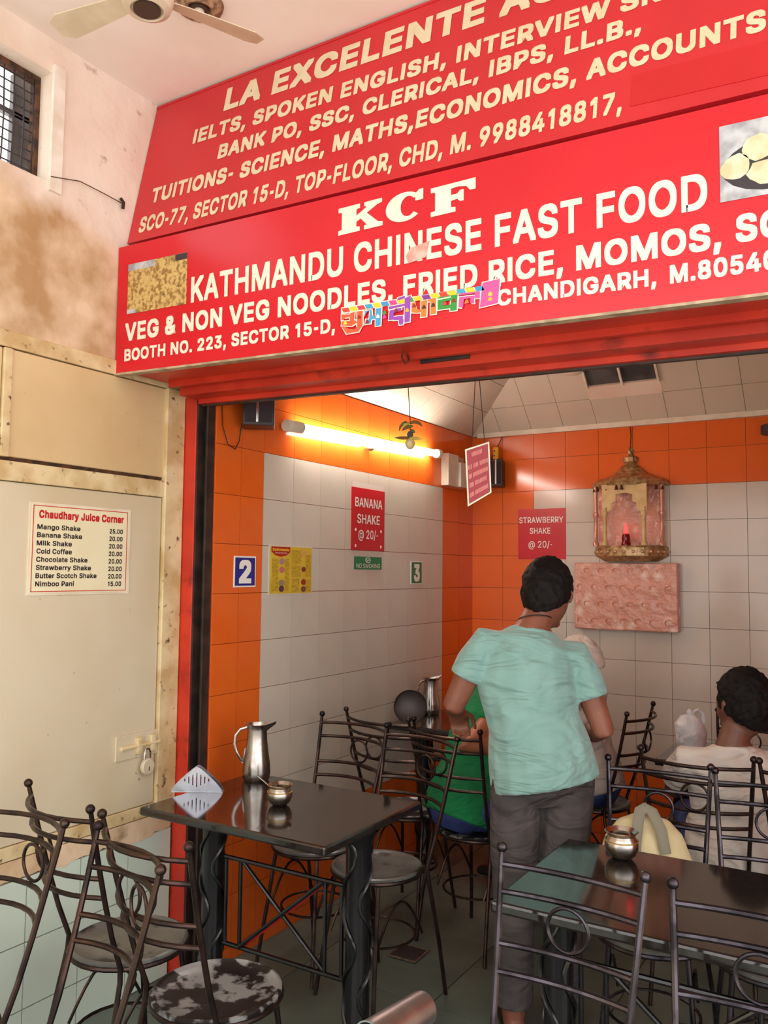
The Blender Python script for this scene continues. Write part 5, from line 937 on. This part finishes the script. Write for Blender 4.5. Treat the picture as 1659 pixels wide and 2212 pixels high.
# ---------------------------------------------------------------- steelware
def jug(label, loc, rz, h=.21, scl=1.0):
    t = thing('steel_jug', label, 'jug', loc, rz); k = scl
    pr = [(.0, 0), (.044, 0), (.050, .008), (.052, .03), (.050, .06), (.043, .10), (.038, .14), (.0365, .175), (.038, .185), (.043, .196), (.041, .196), (.036, .184), (.034, .17), (.036, .12), (.045, .06), (.046, .02), (0, .012)]
    bm = bm_new(); lathe(bm, [(r * k, z * h / .2) for r, z in pr], 32)
    for v in bm.verts:      # pull out the spout at +x
        if v.co.z > .178 * h / .2 and v.co.x > .02 * k and abs(v.co.y) < .022 * k:
            v.co.x += .030 * k * (1 - abs(v.co.y) / (.022 * k)); v.co.z += .010 * (1 - abs(v.co.y) / (.022 * k))
    link_bm('jug_body', bm, m_steel, t, smooth=True)
    bm = bm_new(); H_ = h / .2
    tube(bm, [(-.038 * k, 0, .183 * H_), (-.062 * k, 0, .176 * H_), (-.080 * k, 0, .155 * H_), (-.084 * k, 0, .125 * H_), (-.076 * k, 0, .098 * H_), (-.058 * k, 0, .068 * H_), (-.047 * k, 0, .055 * H_), (-.046 * k, 0, .085 * H_), (-.041 * k, 0, .11 * H_)], .0045, 8, flat=1.3); link_bm('handle', bm, m_steel, t, smooth=True)
    return t
jug('tall steel water jug with a looped handle on the table by the red jamb', (-2.045, 2.475, .7505), math.radians(31))
jug('steel water jug on the back corner table, handle hidden', (-2.19, 4.13, .7505), math.radians(60), .20)
def pot(label, loc, spoon=False, k=1.0):
    t = thing('steel_pot', label, 'pot', loc, 0)
    bm = bm_new(); lathe(bm, [(r * k, z * k) for r, z in [(0, 0), (.022, 0), (.034, .010), (.042, .028), (.041, .042), (.035, .052), (.033, .056), (.040, .063), (.042, .066), (.040, .068), (.031, .058), (.033, .050), (.038, .04), (.036, .02), (.02, .008), (0, .007)]], 28); link_bm('pot_body', bm, m_steel, t, smooth=True)
    bm = bm_new(); tube(bm, [(.0405 * k * math.cos(2 * PI * i / 28), .0405 * k * math.sin(2 * PI * i / 28), .044 * k) for i in range(28)], .0022, 6, closed=True); link_bm('brass_band', bm, m_brassb, t, smooth=True)
    if spoon:
        s = thing('spoon', 'small steel spoon standing in the pot on the jug table', 'spoon', (loc[0], loc[1], loc[2] + .02))
        d = Vector((-.65, -.12, .42)).normalized()
        bm = bm_new(); tube(bm, [Vector((.012, 0, .0)), Vector((.0, 0, .012)) + d * .03, Vector((0, 0, .012)) + d * .06, Vector((0, 0, .012)) + d * .10], [.004, .0022, .0026, .0034], 8, flat=.6); link_bm('spoon_handle', bm, m_steel, s, smooth=True)
        bm = bm_new(); ball(bm, (.016, 0, -.002), .011, 12, 8, (1.2, .8, .45)); link_bm('spoon_bowl', bm, m_steel, s, smooth=True)
    return t
pot('small round steel pot with a brass band and spoon on the jug table', (-1.765, 2.26, .7505), True)
pot('small round steel pot with a brass band at the centre of the right-hand table', (-.655, 2.36, .7505), False, 1.1)
pot('small steel pot at the bottom edge of the photo on the nearest table', (-.575, 1.205, .7505), False, 1.0)
# napkin holder: two triangular steel faces with slots
nh_ = thing('napkin_holder', 'triangular steel napkin holder with cut slots on the jug table', 'napkin holder', (-2.112, 2.236, .7505), math.radians(31))
def nap_face(y, slots):
    bm = bm_new(); W_, H_ = .088, .088
    def half_w(z):
        f = z / H_; return W_ * (1 - f ** 1.35) * (1.0) + .004
    zs = [0, .004, .012, .02, .028, .036, .044, .052, .060, .068, .076, .083, .088]
    th = .0012
    # columns between slots
    xs = sorted(set([-.088, .088] + [c + d for c in slots for d in (-.002, .002)] + [0.0]))
    def topz(x):
        lo_, hi_ = 0.0, H_
        for _ in range(30):
            m_ = (lo_ + hi_) / 2
            if half_w(m_) > abs(x): lo_ = m_
            else: hi_ = m_
        return lo_
    cols_ = []
    X2 = []
    for a, b in zip(xs, xs[1:]):
        n = max(1, int((b - a) / .008)); X2 += [a + (b - a) * i / n for i in range(n)]
    X2.append(xs[-1])
    for a, b in zip(X2, X2[1:]):
        mid_ = (a + b) / 2; sl_ = None
        for i, c in enumerate(slots):
            if abs(mid_ - c) < .002: sl_ = (.042 - (.024 - abs(i - len(slots) // 2) * .0065), .042 + (.026 - abs(i - len(slots) // 2) * .007))
        ta, tb = topz(a), topz(b)
        segs = [((0, 0), (ta, tb))] if not sl_ else [((0, 0), (sl_[0], sl_[0])), ((sl_[1], sl_[1]), (ta, tb))]
        for (l0, l1), (h0, h1) in segs:
            if h0 <= l0 + 1e-4 and h1 <= l1 + 1e-4: continue
            prism(bm, [(a, y, l0), (b, y, l1), (b, y, max(h1, l1 + .0002)), (a, y, max(h0, l0 + .0002))], (0, th, 0))
    return bm
slots = [-.042, -.028, -.014, 0.0, .014, .028, .042]
link_bm('front_face', nap_face(-.016, slots), m_steelb, nh_); link_bm('rear_face', nap_face(.015, slots), m_steelb, nh_)
bm = bm_new(); box(bm, -.092, .092, -.018, .018, 0, .0015); link_bm('holder_base', bm, m_steelb, nh_)
bm = bm_new(); P = []
for i in range(-8, 9):
    x = .088 * i / 8; f = (max(0, 1 - abs(x) / .092)) ** (1 / 1.35); P.append((x, f * .088))
for (a, za), (b, zb) in zip(P, P[1:]): prism(bm, [(a, -.018, za), (b, -.018, zb), (b, -.018, zb + .0015), (a, -.018, za + .0015)], (0, .006, 0))
link_bm('rolled_edge', bm, m_steelb, nh_)
bm = bm_new(); box(bm, -.05, .05, -.009, .009, .002, .045); link_bm('napkins', bm, mat('pink_paper', (170, 90, 100), (60, 50, 90), .8, nscale=30, stretch=(1, 0, 0)), nh_)
# steel tumbler lying on the nearest table
tb_ = thing('steel_tumbler', 'steel tumbler lying on its side at the bottom edge of the photo', 'tumbler', (-.715, 1.235, .786))
bm = bm_new(); lathe(bm, [(0, -.075), (.027, -.075), (.028, -.07), (.033, .06), (.0345, .066), (.032, .066), (.026, -.066), (0, -.068)], 28)
bmesh.ops.rotate(bm, verts=bm.verts[:], cent=(0, 0, 0), matrix=Vector((0, 0, 1)).rotation_difference(Vector((-.16, -1, -.02)).normalized()).to_matrix()); link_bm('tumbler_body', bm, m_steelb, tb_, smooth=True)
# round tray leaning on the corner table
tr = thing('round_tray', 'dark brown round tray propped upright at the edge of the back corner table', 'tray', (-2.12, 3.78, .755))
bm = bm_new(); lathe(bm, [(0, 0), (.078, 0), (.086, .008), (.084, .010), (.076, .004), (0, .004)], 28); bmesh.ops.rotate(bm, verts=bm.verts[:], cent=(0, 0, 0), matrix=Matrix.Rotation(math.radians(78), 3, 'X') ); bmesh.ops.rotate(bm, verts=bm.verts[:], cent=(0, 0, 0), matrix=Matrix.Rotation(math.radians(20), 3, 'Z'))
bmesh.ops.translate(bm, verts=bm.verts[:], vec=(0, 0, .085)); link_bm('tray_disc', bm, m_browntray, tr, smooth=True)

# ---------------------------------------------------------------- people
def ell_tube(bm, pts, rx, ry, xdir, seg=16):
    """closed loft; xdir = widest axis of each oval section"""
    P, T = frames(pts); rings = []
    for i, (p, t) in enumerate(zip(P, T)):
        X = Vector(xdir[i] if isinstance(xdir, list) else xdir); X = (X - t * X.dot(t)).normalized(); Y = t.cross(X)
        rings.append([bm.verts.new(p + X * (math.cos(2 * PI * k / seg) * rx[i]) + Y * (math.sin(2 * PI * k / seg) * ry[i])) for k in range(seg)])
    for A_, B_ in zip(rings, rings[1:]):
        for k in range(seg): bm.faces.new([A_[k], A_[(k + 1) % seg], B_[(k + 1) % seg], B_[k]])
    bm.faces.new(rings[0][::-1]); bm.faces.new(rings[-1])
def limb(bm, pts, r, seg=12):
    P, T = frames(pts); pts2 = [P[0] - T[0] * r[0] * .6] + list(P) + [P[-1] + T[-1] * r[-1] * .6]; r2 = [r[0] * .6] + list(r) + [r[-1] * .6]
    tube(bm, pts2, r2, seg)
def remesh(name, bm, m, parent, vox, smooth=4, disp=0.0, dscale=.1):
    bmesh.ops.recalc_face_normals(bm, faces=bm.faces[:])
    me = bpy.data.meshes.new(name); bm.to_mesh(me); bm.free()
    o = bpy.data.objects.new(name, me); COL.objects.link(o)
    md = o.modifiers.new('r', 'REMESH'); md.mode = 'VOXEL'; md.voxel_size = vox
    if smooth: ms = o.modifiers.new('s', 'SMOOTH'); ms.iterations = smooth; ms.factor = .5
    if disp:
        tx = bpy.data.textures.new(name, 'CLOUDS'); tx.noise_scale = dscale; dm = o.modifiers.new('d', 'DISPLACE'); dm.texture = tx; dm.strength = disp; dm.mid_level = .5
    bpy.context.view_layer.update()
    m2 = bpy.data.meshes.new_from_object(o.evaluated_get(bpy.context.evaluated_depsgraph_get()))
    bpy.data.objects.remove(o); m2.materials.clear(); m2.materials.append(m)
    m2.polygons.foreach_set('use_smooth', [True] * len(m2.polygons))
    o = bpy.data.objects.new(name, m2); COL.objects.link(o); o.parent = parent
    return o
def hand(bm, wrist, d, n, curl, thumb_side, k=1.0):
    """wrist point, d pointing along the fingers, n palm normal (fingers curl toward n)"""
    W = Vector(wrist); d = Vector(d).normalized(); n = Vector(n); n = (n - d * n.dot(d)).normalized(); s = d.cross(n) * thumb_side
    ell_tube(bm, [W - d * .02 * k, W + d * .01 * k, W + d * .045 * k, W + d * .085 * k, W + d * .095 * k], [.024 * k, .027 * k, .038 * k, .040 * k, .034 * k], [.018 * k, .018 * k, .016 * k, .014 * k, .010 * k], s)
    for i, (off, ln) in enumerate(((.030, .072), (.010, .080), (-.010, .076), (-.029, .060))):
        b = W + d * .088 * k + s * off * k; P = [b - d * .015 * k, b]; ang = 0; L_ = ln * k
        for j, f in enumerate((.45, .32, .23)):
            ang += curl * (1.0, 1.15, .8)[j]; dd = d * math.cos(ang) + n * math.sin(ang); P.append(P[-1] + dd * L_ * f)
        limb(bm, P, [.009 * k, .0092 * k, .0085 * k, .0078 * k, .0068 * k], 8)
    b = W + d * .025 * k + s * .026 * k; t1 = (d * .6 + s * .65 + n * .35).normalized(); t2 = (d * .85 + s * .1 + n * .6).normalized()
    limb(bm, [b - s * .01 * k, b + t1 * .035 * k, b + t1 * .035 * k + t2 * .03 * k, b + t1 * .035 * k + t2 * .052 * k], [.013 * k, .011 * k, .0095 * k, .0078 * k], 8)
def person(label, O, rz, J, skin, shirt, trous, hair='hair', sleeve=.62, vox=.0065, hem=None, disp=.004, shoes=True, headr=(.078, .098, .118)):
    """local frame: x right, y forward, z up; J joints in local metres"""
    t = thing('person', label, 'person', (O[0], O[1], 0), rz)
    V = {k: (Vector(v) if isinstance(v, tuple) else v) for k, v in J.items()}
    X = Vector((1, 0, 0))
    shx = (V['shR'] - V['shL']).normalized(); hpx = (V['hipR'] - V['hipL']).normalized()
    pel, che, nek, hd = V['pelvis'], V['chest'], V['neck'], V['head']
    hf = V['headfwd'].normalized(); hu = V.get('headup', Vector((0, 0, 1))); hu = (hu - hf * hu.dot(hf)).normalized(); hr = hf.cross(hu)
    up = (che - pel).normalized(); shm = (V['shL'] + V['shR']) / 2
    hw = (V['shR'] - V['shL']).length / 2
    body = bm_new()
    # torso
    spine = [pel - up * .10, pel - up * .02, pel + up * .06, pel.lerp(che, .5), che, che.lerp(nek, .45), nek.lerp(che, .12), nek]
    xd = [hpx, hpx, hpx, (hpx + shx), shx, shx, shx, shx]
    rx = [.10, .155, .155, .135, .155, hw * .92, .075, .055]; ry = [.085, .105, .10, .090, .105, .088, .06, .052]
    ell_tube(body, spine, rx, ry, xd)
    for s in ('L', 'R'):
        sg = 1 if s == 'R' else -1
        sp, el, wr = V['sh' + s], V['el' + s], V['wr' + s]
        limb(body, [che.lerp(nek, .5), sp, sp.lerp(el, .5), el, el.lerp(wr, .35), wr], [.05, .052, .045, .038, .037, .025])
        hdv = V.get('hd' + s, (wr - el)); hn = V.get('hn' + s, Vector((0, 0, -1)))
        hand(body, wr + (wr - el).normalized() * .012, hdv, hn, J.get('curl' + s, .45), J.get('ts' + s, 1), .98)
        hp, kn, an = V['hip' + s], V['kn' + s], V['an' + s]
        limb(body, [pel.lerp(hp, .6), hp, hp.lerp(kn, .5), kn, kn.lerp(an, .35), an], [.08, .085, .07, .052, .052, .036])
        toe = V.get('toe' + s, an + Vector((0, .15, -.05)))
        limb(body, [an - Vector((0, .02, .03)), an.lerp(toe, .5) - Vector((0, 0, .01)), toe], [.036, .034, .026])
    # neck and head
    limb(body, [nek - (hd - nek).normalized() * .05, nek, nek.lerp(hd, .5), hd - hu * .03], [.062, .056, .052, .052])
    def hp_(a, b, c): return hd + hr * a + hf * b + hu * c
    a_, b_, c_ = headr
    hb = bm_new(); ball(hb, (0, 0, 0), 1.0, 24, 16)
    for v in hb.verts:
        x, y, z = v.co; w_ = 1.0
        if z < 0: w_ = 1.0 + .28 * z                      # narrower jaw
        yy = y * b_ * (1 if z > -.2 else 1 + .10 * (z + .2)) ; v.co = hp_(x * a_ * w_, yy + (.012 if (z < -.3 and y > 0) else 0), z * c_)
    me_ = bpy.data.meshes.new('h'); hb.to_mesh(me_); hb.free(); body.from_mesh(me_); bpy.data.meshes.remove(me_)
    limb(body, [hp_(0, b_ * .95, .012), hp_(0, b_ + .010, -.018), hp_(0, b_ + .006, -.026)], [.008, .012, .011], 8)   # nose
    limb(body, [hp_(-.02, b_ * .86, -.055), hp_(0, b_ * .93, -.052), hp_(.02, b_ * .86, -.055)], [.006, .008, .006], 8)     # lips
    limb(body, [hp_(-.02, b_ * .74, -.09), hp_(.02, b_ * .74, -.09)], [.016, .016], 8)                                    # chin
    for sg in (-1, 1):
        limb(body, [hp_(sg * (a_ - .003), -.008, .018), hp_(sg * (a_ + .008), -.016, .008), hp_(sg * (a_ + .004), -.006, -.022)], [.009, .012, .008], 8)
        limb(body, [hp_(sg * .014, b_ * .93, .028), hp_(sg * .045, b_ * .82, .03)], [.007, .006], 8)                       # brow
    bo = remesh('body', body, skin, t, vox, 3)
    for sg in (-1, 1):
        eb = bm_new(); ball(eb, hp_(sg * .028, b_ * .87, .008), .0125, 12, 8); eo = link_bm('eye', eb, m_eye, t, smooth=True)
        ib = bm_new(); ball(ib, hp_(sg * .028, b_ * .87 + .0095, .008), .006, 10, 6); link_bm('iris', ib, m_iris, eo, smooth=True)
    # shirt
    sb = bm_new(); g = .014
    hemz = hem if hem is not None else pel + up * -.06
    hemp = Vector(hemz) if not isinstance(hemz, (int, float)) else Vector((pel.x, pel.y, hemz))
    sp_ = [hemp, hemp + up * .03, pel + up * .06, pel.lerp(che, .5), che, che.lerp(nek, .40), che.lerp(nek, .66), nek.lerp(che, .20), nek.lerp(che, .07)]
    ell_tube(sb, sp_, [.186, .185, .176, .158, .172, hw * .92 + g, hw * .80, .105, .072], [.148, .148, .138, .116, .122, .108, .095, .082, .068], xd + [shx])
    for s in ('L', 'R'):
        sp, el = V['sh' + s], V['el' + s]; q = sp.lerp(el, sleeve)
        limb_pts = [che.lerp(nek, .5), sp, sp.lerp(el, sleeve * .5), q]
        P, T = frames(limb_pts); tube(sb, [P[0]] + P[1:], [.050, .060, .061, .060], 14)
    so = remesh('shirt', sb, shirt, t, vox, 9, disp, .09)
    # trousers
    tb2 = bm_new()
    ell_tube(tb2, [pel + up * .10, pel + up * .06, pel, pel - up * .07, pel - up * .12], [.158, .163, .170, .165, .09], [.108, .112, .122, .11, .07], hpx)
    for s in ('L', 'R'):
        hp, kn, an = V['hip' + s], V['kn' + s], V['an' + s]
        dn = (kn - an).normalized()
        P = [pel.lerp(hp, .7), hp, hp.lerp(kn, .5), kn, kn.lerp(an, .4), an + dn * .03]
        tube(tb2, P, [.086, .089, .084, .070, .068, .062], 14)
    remesh('trousers', tb2, trous, t, vox, 3, disp, .1)
    if shoes:
        for s in ('L', 'R'):
            an = V['an' + s]; toe = V.get('toe' + s, an + Vector((0, .15, -.05)))
            bb = bm_new(); d_ = (toe - an); d_.z = 0; d_.normalize(); c = an + d_ * .06; c.z = an.z - .045
            ell_tube(bb, [c - d_ * .12, c - d_ * .10, c, c + d_ * .10, c + d_ * .13], [.03, .038, .042, .045, .03], [.024, .034, .034, .028, .018], d_.cross(Vector((0, 0, 1))))
            link_bm('shoe', bb, m_shoe, t, smooth=True)
    if hair:
        h2 = bm_new(); ball(h2, (0, 0, 0), 1.0, 28, 20)
        for v in h2.verts:
            x, y, z = v.co
            k_ = 1.10 if hair == 'hair' else 1.13
            if hair == 'hair':
                bk = max(0, -y)
                zc = z if z > -.15 - .55 * bk else -.15 - .55 * bk
                yc = min(y, .78 + .2 * max(z, 0)) if z < .55 else y
                sx = 1.0 + (.05 if z > .2 else 0)
                if y > .35 and z < .42: zc = max(zc, .42); 
                v.co = hp_(x * (a_ + .010) * sx, yc * (b_ + .012) - .004, zc * (c_ + .016) + .006)
            else:
                zc = max(z, .0 - .25 * max(0, -y)); v.co = hp_(x * (a_ + .020), y * (b_ + .020) - .006, zc * (c_ + .022) + .01)
        remesh('hair' if hair == 'hair' else 'head_wrap', h2, m_hair if hair == 'hair' else m_whitec, t, .006, 2, .016 if hair == 'hair' else .008, .022 if hair == 'hair' else .05)
    return t
rzc = math.radians(31.2)     # local x along the picture's right, local y away from the camera
p1 = person('standing person in a teal T-shirt and charcoal trousers, seen from behind', (-1.02, 2.73), rzc, dict(
    pelvis=(.0, .0, .88), chest=(-.055, .02, 1.17), neck=(-.022, .035, 1.352), head=(.032, .075, 1.452), headfwd=(.42, .86, -.16), headup=(.06, .12, 1),
    shL=(-.205, .01, 1.285), elL=(-.300, .02, 1.075), wrL=(-.270, .215, 1.035), hdL=(.15, .75, -.62), hnL=(.1, -.75, -.9), curlL=.75, tsL=-1,
    shR=(.125, .03, 1.240), elR=(.205, .0, 1.00), wrR=(.17, .22, .95), hdR=(-.3, .9, -.1), hnR=(-.6, 0, -.7), curlR=.5, tsR=1,
    hipL=(-.09, 0, .84), knL=(-.095, .02, .46), anL=(-.10, -.02, .085), hipR=(.085, 0, .84), knR=(.07, .03, .46), anR=(.07, .02, .085)),
    m_skin1, m_teal, m_trous, hem=(.01, .0, .825), sleeve=.55)
bm = bm_new(); c_ = Vector((-.018, .038, 1.362))
tube(bm, [c_ + Vector((.058 * math.cos(2 * PI * k / 24), .060 * math.sin(2 * PI * k / 24) + .0, -.02 * math.sin(2 * PI * k / 24) + .006)) for k in range(24)], .0022, 6, closed=True)
nk = link_bm('neck_cord', bm, m_cable, p1, smooth=True); nk['label'] = 'thin dark cord around the neck'
# seated person in green, turned to the right
p2 = person('seated person in a green shirt and blue jeans, elbow raised', (-1.585, 3.29), math.radians(-40), dict(
    pelvis=(0, -.02, .56), chest=(-.03, .09, .83), neck=(-.02, .19, 1.03), head=(.0, .25, 1.16), headfwd=(.1, .9, -.3), headup=(0, .2, 1),
    shL=(-.175, .12, .965), elL=(-.22, .20, .76), wrL=(-.14, .40, .80), hdL=(.5, .8, .1), hnL=(.3, -.2, -.8), curlL=.5, tsL=-1,
    shR=(.165, .10, .965), elR=(.25, -.10, .835), wrR=(.27, .17, .84), hdR=(-.3, .8, .1), hnR=(-.4, -.2, -.8), curlR=.6,
    hipL=(-.09, .02, .545), knL=(-.11, .42, .54), anL=(-.11, .38, .10), hipR=(.09, .02, .545), knR=(.10, .44, .54), anR=(.10, .40, .10)),
    m_skin2, m_greenc, m_jean, hem=(0, -.03, .49), sleeve=.45)
# person with a white cap, mostly hidden
p3 = person('seated person with a white cloth cap and pale shirt, half hidden beyond the standing person', (-1.235, 3.98), math.radians(84), dict(
    pelvis=(0, 0, .56), chest=(.0, .06, .80), neck=(-.0, .06, .965), head=(.0, .07, 1.085), headfwd=(-.1, 1, -.15),
    shL=(-.165, .05, .95), elL=(-.225, .16, .76), wrL=(-.10, .36, .80), hdL=(.4, .8, 0), hnL=(.3, 0, -.9), curlL=.5, tsL=-1,
    shR=(.165, .05, .95), elR=(.21, .12, .74), wrR=(.12, .34, .79), hdR=(-.5, .8, .1), hnR=(-.3, 0, -.9), curlR=.5,
    hipL=(-.09, .05, .545), knL=(-.12, .42, .54), anL=(-.12, .36, .10), hipR=(.09, .05, .545), knR=(.12, .42, .54), anR=(.12, .36, .10)),
    m_skin3, m_whitec2, m_jean, hair='cap', hem=(0, 0, .50), sleeve=.6)
# person in white T-shirt on the right
p4 = person('seated person with thick black hair in a white T-shirt at the right', (-.535, 3.375), math.radians(14), dict(
    pelvis=(.02, 0, .56), chest=(.02, -.03, .76), neck=(.015, -.02, .915), head=(.055, .01, 1.045), headfwd=(-.55, .85, .10), headup=(.08, -.02, 1),
    shL=(-.165, -.02, .83), elL=(-.19, .14, .69), wrL=(-.08, .34, .77), hdL=(.4, .8, 0), hnL=(.3, 0, -.9), curlL=.5, tsL=-1,
    shR=(.205, -.02, .835), elR=(.26, .14, .70), wrR=(.14, .36, .77), hdR=(-.4, .8, 0), hnR=(-.3, 0, -.9), curlR=.5,
    hipL=(-.08, .05, .545), knL=(-.12, .42, .53), anL=(-.12, .34, .10), hipR=(.12, .05, .545), knR=(.14, .42, .53), anR=(.14, .34, .10)),
    m_skin3, m_whitec, m_jean, hem=(.02, -.02, .49), sleeve=.6, headr=(.090, .106, .124))

# ---------------------------------------------------------------- backpack and plastic bag
bpk = thing('backpack', 'cream canvas backpack with a grey handle on the chair behind the pot table', 'backpack', (-.665, 2.66, .463), math.radians(26))
bm = bm_new(); ell_tube(bm, [(0, 0, 0), (0, 0, .02), (0, 0, .10), (0, .01, .20), (0, .02, .27), (0, .03, .31), (0, .03, .325)], [.13, .145, .150, .140, .115, .075, .03], [.065, .08, .085, .08, .062, .04, .02], (1, 0, 0), 24)
bb_ = remesh('bag_body', bm, m_canvas, bpk, .007, 4, .006, .08)
bm = bm_new(); ell_tube(bm, [(0, -.06, .02), (0, -.075, .04), (0, -.085, .12), (0, -.065, .19), (0, -.05, .21)], [.09, .10, .105, .09, .05], [.02, .03, .035, .025, .012], (1, 0, 0), 20); link_bm('front_pocket', bm, m_canvas, bpk, smooth=True)
bm = bm_new(); tube(bm, [(-.045, -.062, .235), (-.036, -.052, .30), (-.018, -.01, .345), (.0, 0, .352), (.018, -.01, .345), (.036, -.052, .30), (.045, -.062, .235)], .017, 8, flat=.3, up=(0, 1, 0)); link_bm('carry_handle', bm, m_strap, bpk, smooth=True)
bm = bm_new(); tube(bm, [(.10, -.06, .22), (.075, -.105, .14), (.03, -.118, .07), (0, -.105, .02)], .009, 8, flat=.4); link_bm('strap', bm, m_strap, bpk, smooth=True)
pb = thing('plastic_bag', 'knotted white translucent plastic bag standing on the small dark table at the right', 'bag', (-.755, 3.80, .7505))
bm = bm_new(); ell_tube(bm, [(0, 0, 0.003), (0, 0, .012), (.0, 0, .05), (.005, 0, .10), (-.005, 0, .14), (0, 0, .165), (.0, 0, .18)], [.03, .042, .058, .066, .060, .045, .02], [.03, .04, .052, .056, .05, .035, .02], (1, 0, 0), 24)
remesh('bag_body', bm, m_polyb, pb, .006, 3, .012, .035)
bm = bm_new(); ball(bm, (0, 0, .185), .016, 10, 8, (1, 1, 1.2)); link_bm('bag_knot', bm, m_polyb, pb, smooth=True)
for s in (1,):
    bm = bm_new(); tube(bm, [(s * .012, 0, .17), (s * .020, 0, .195), (s * .034, 0, .205), (s * .048, .005, .19), (s * .052, .01, .16), (s * .046, .01, .135)], [.012, .013, .012, .012, .011, .008], 8, flat=.5); link_bm('bag_handle', bm, m_polyb, pb, smooth=True)
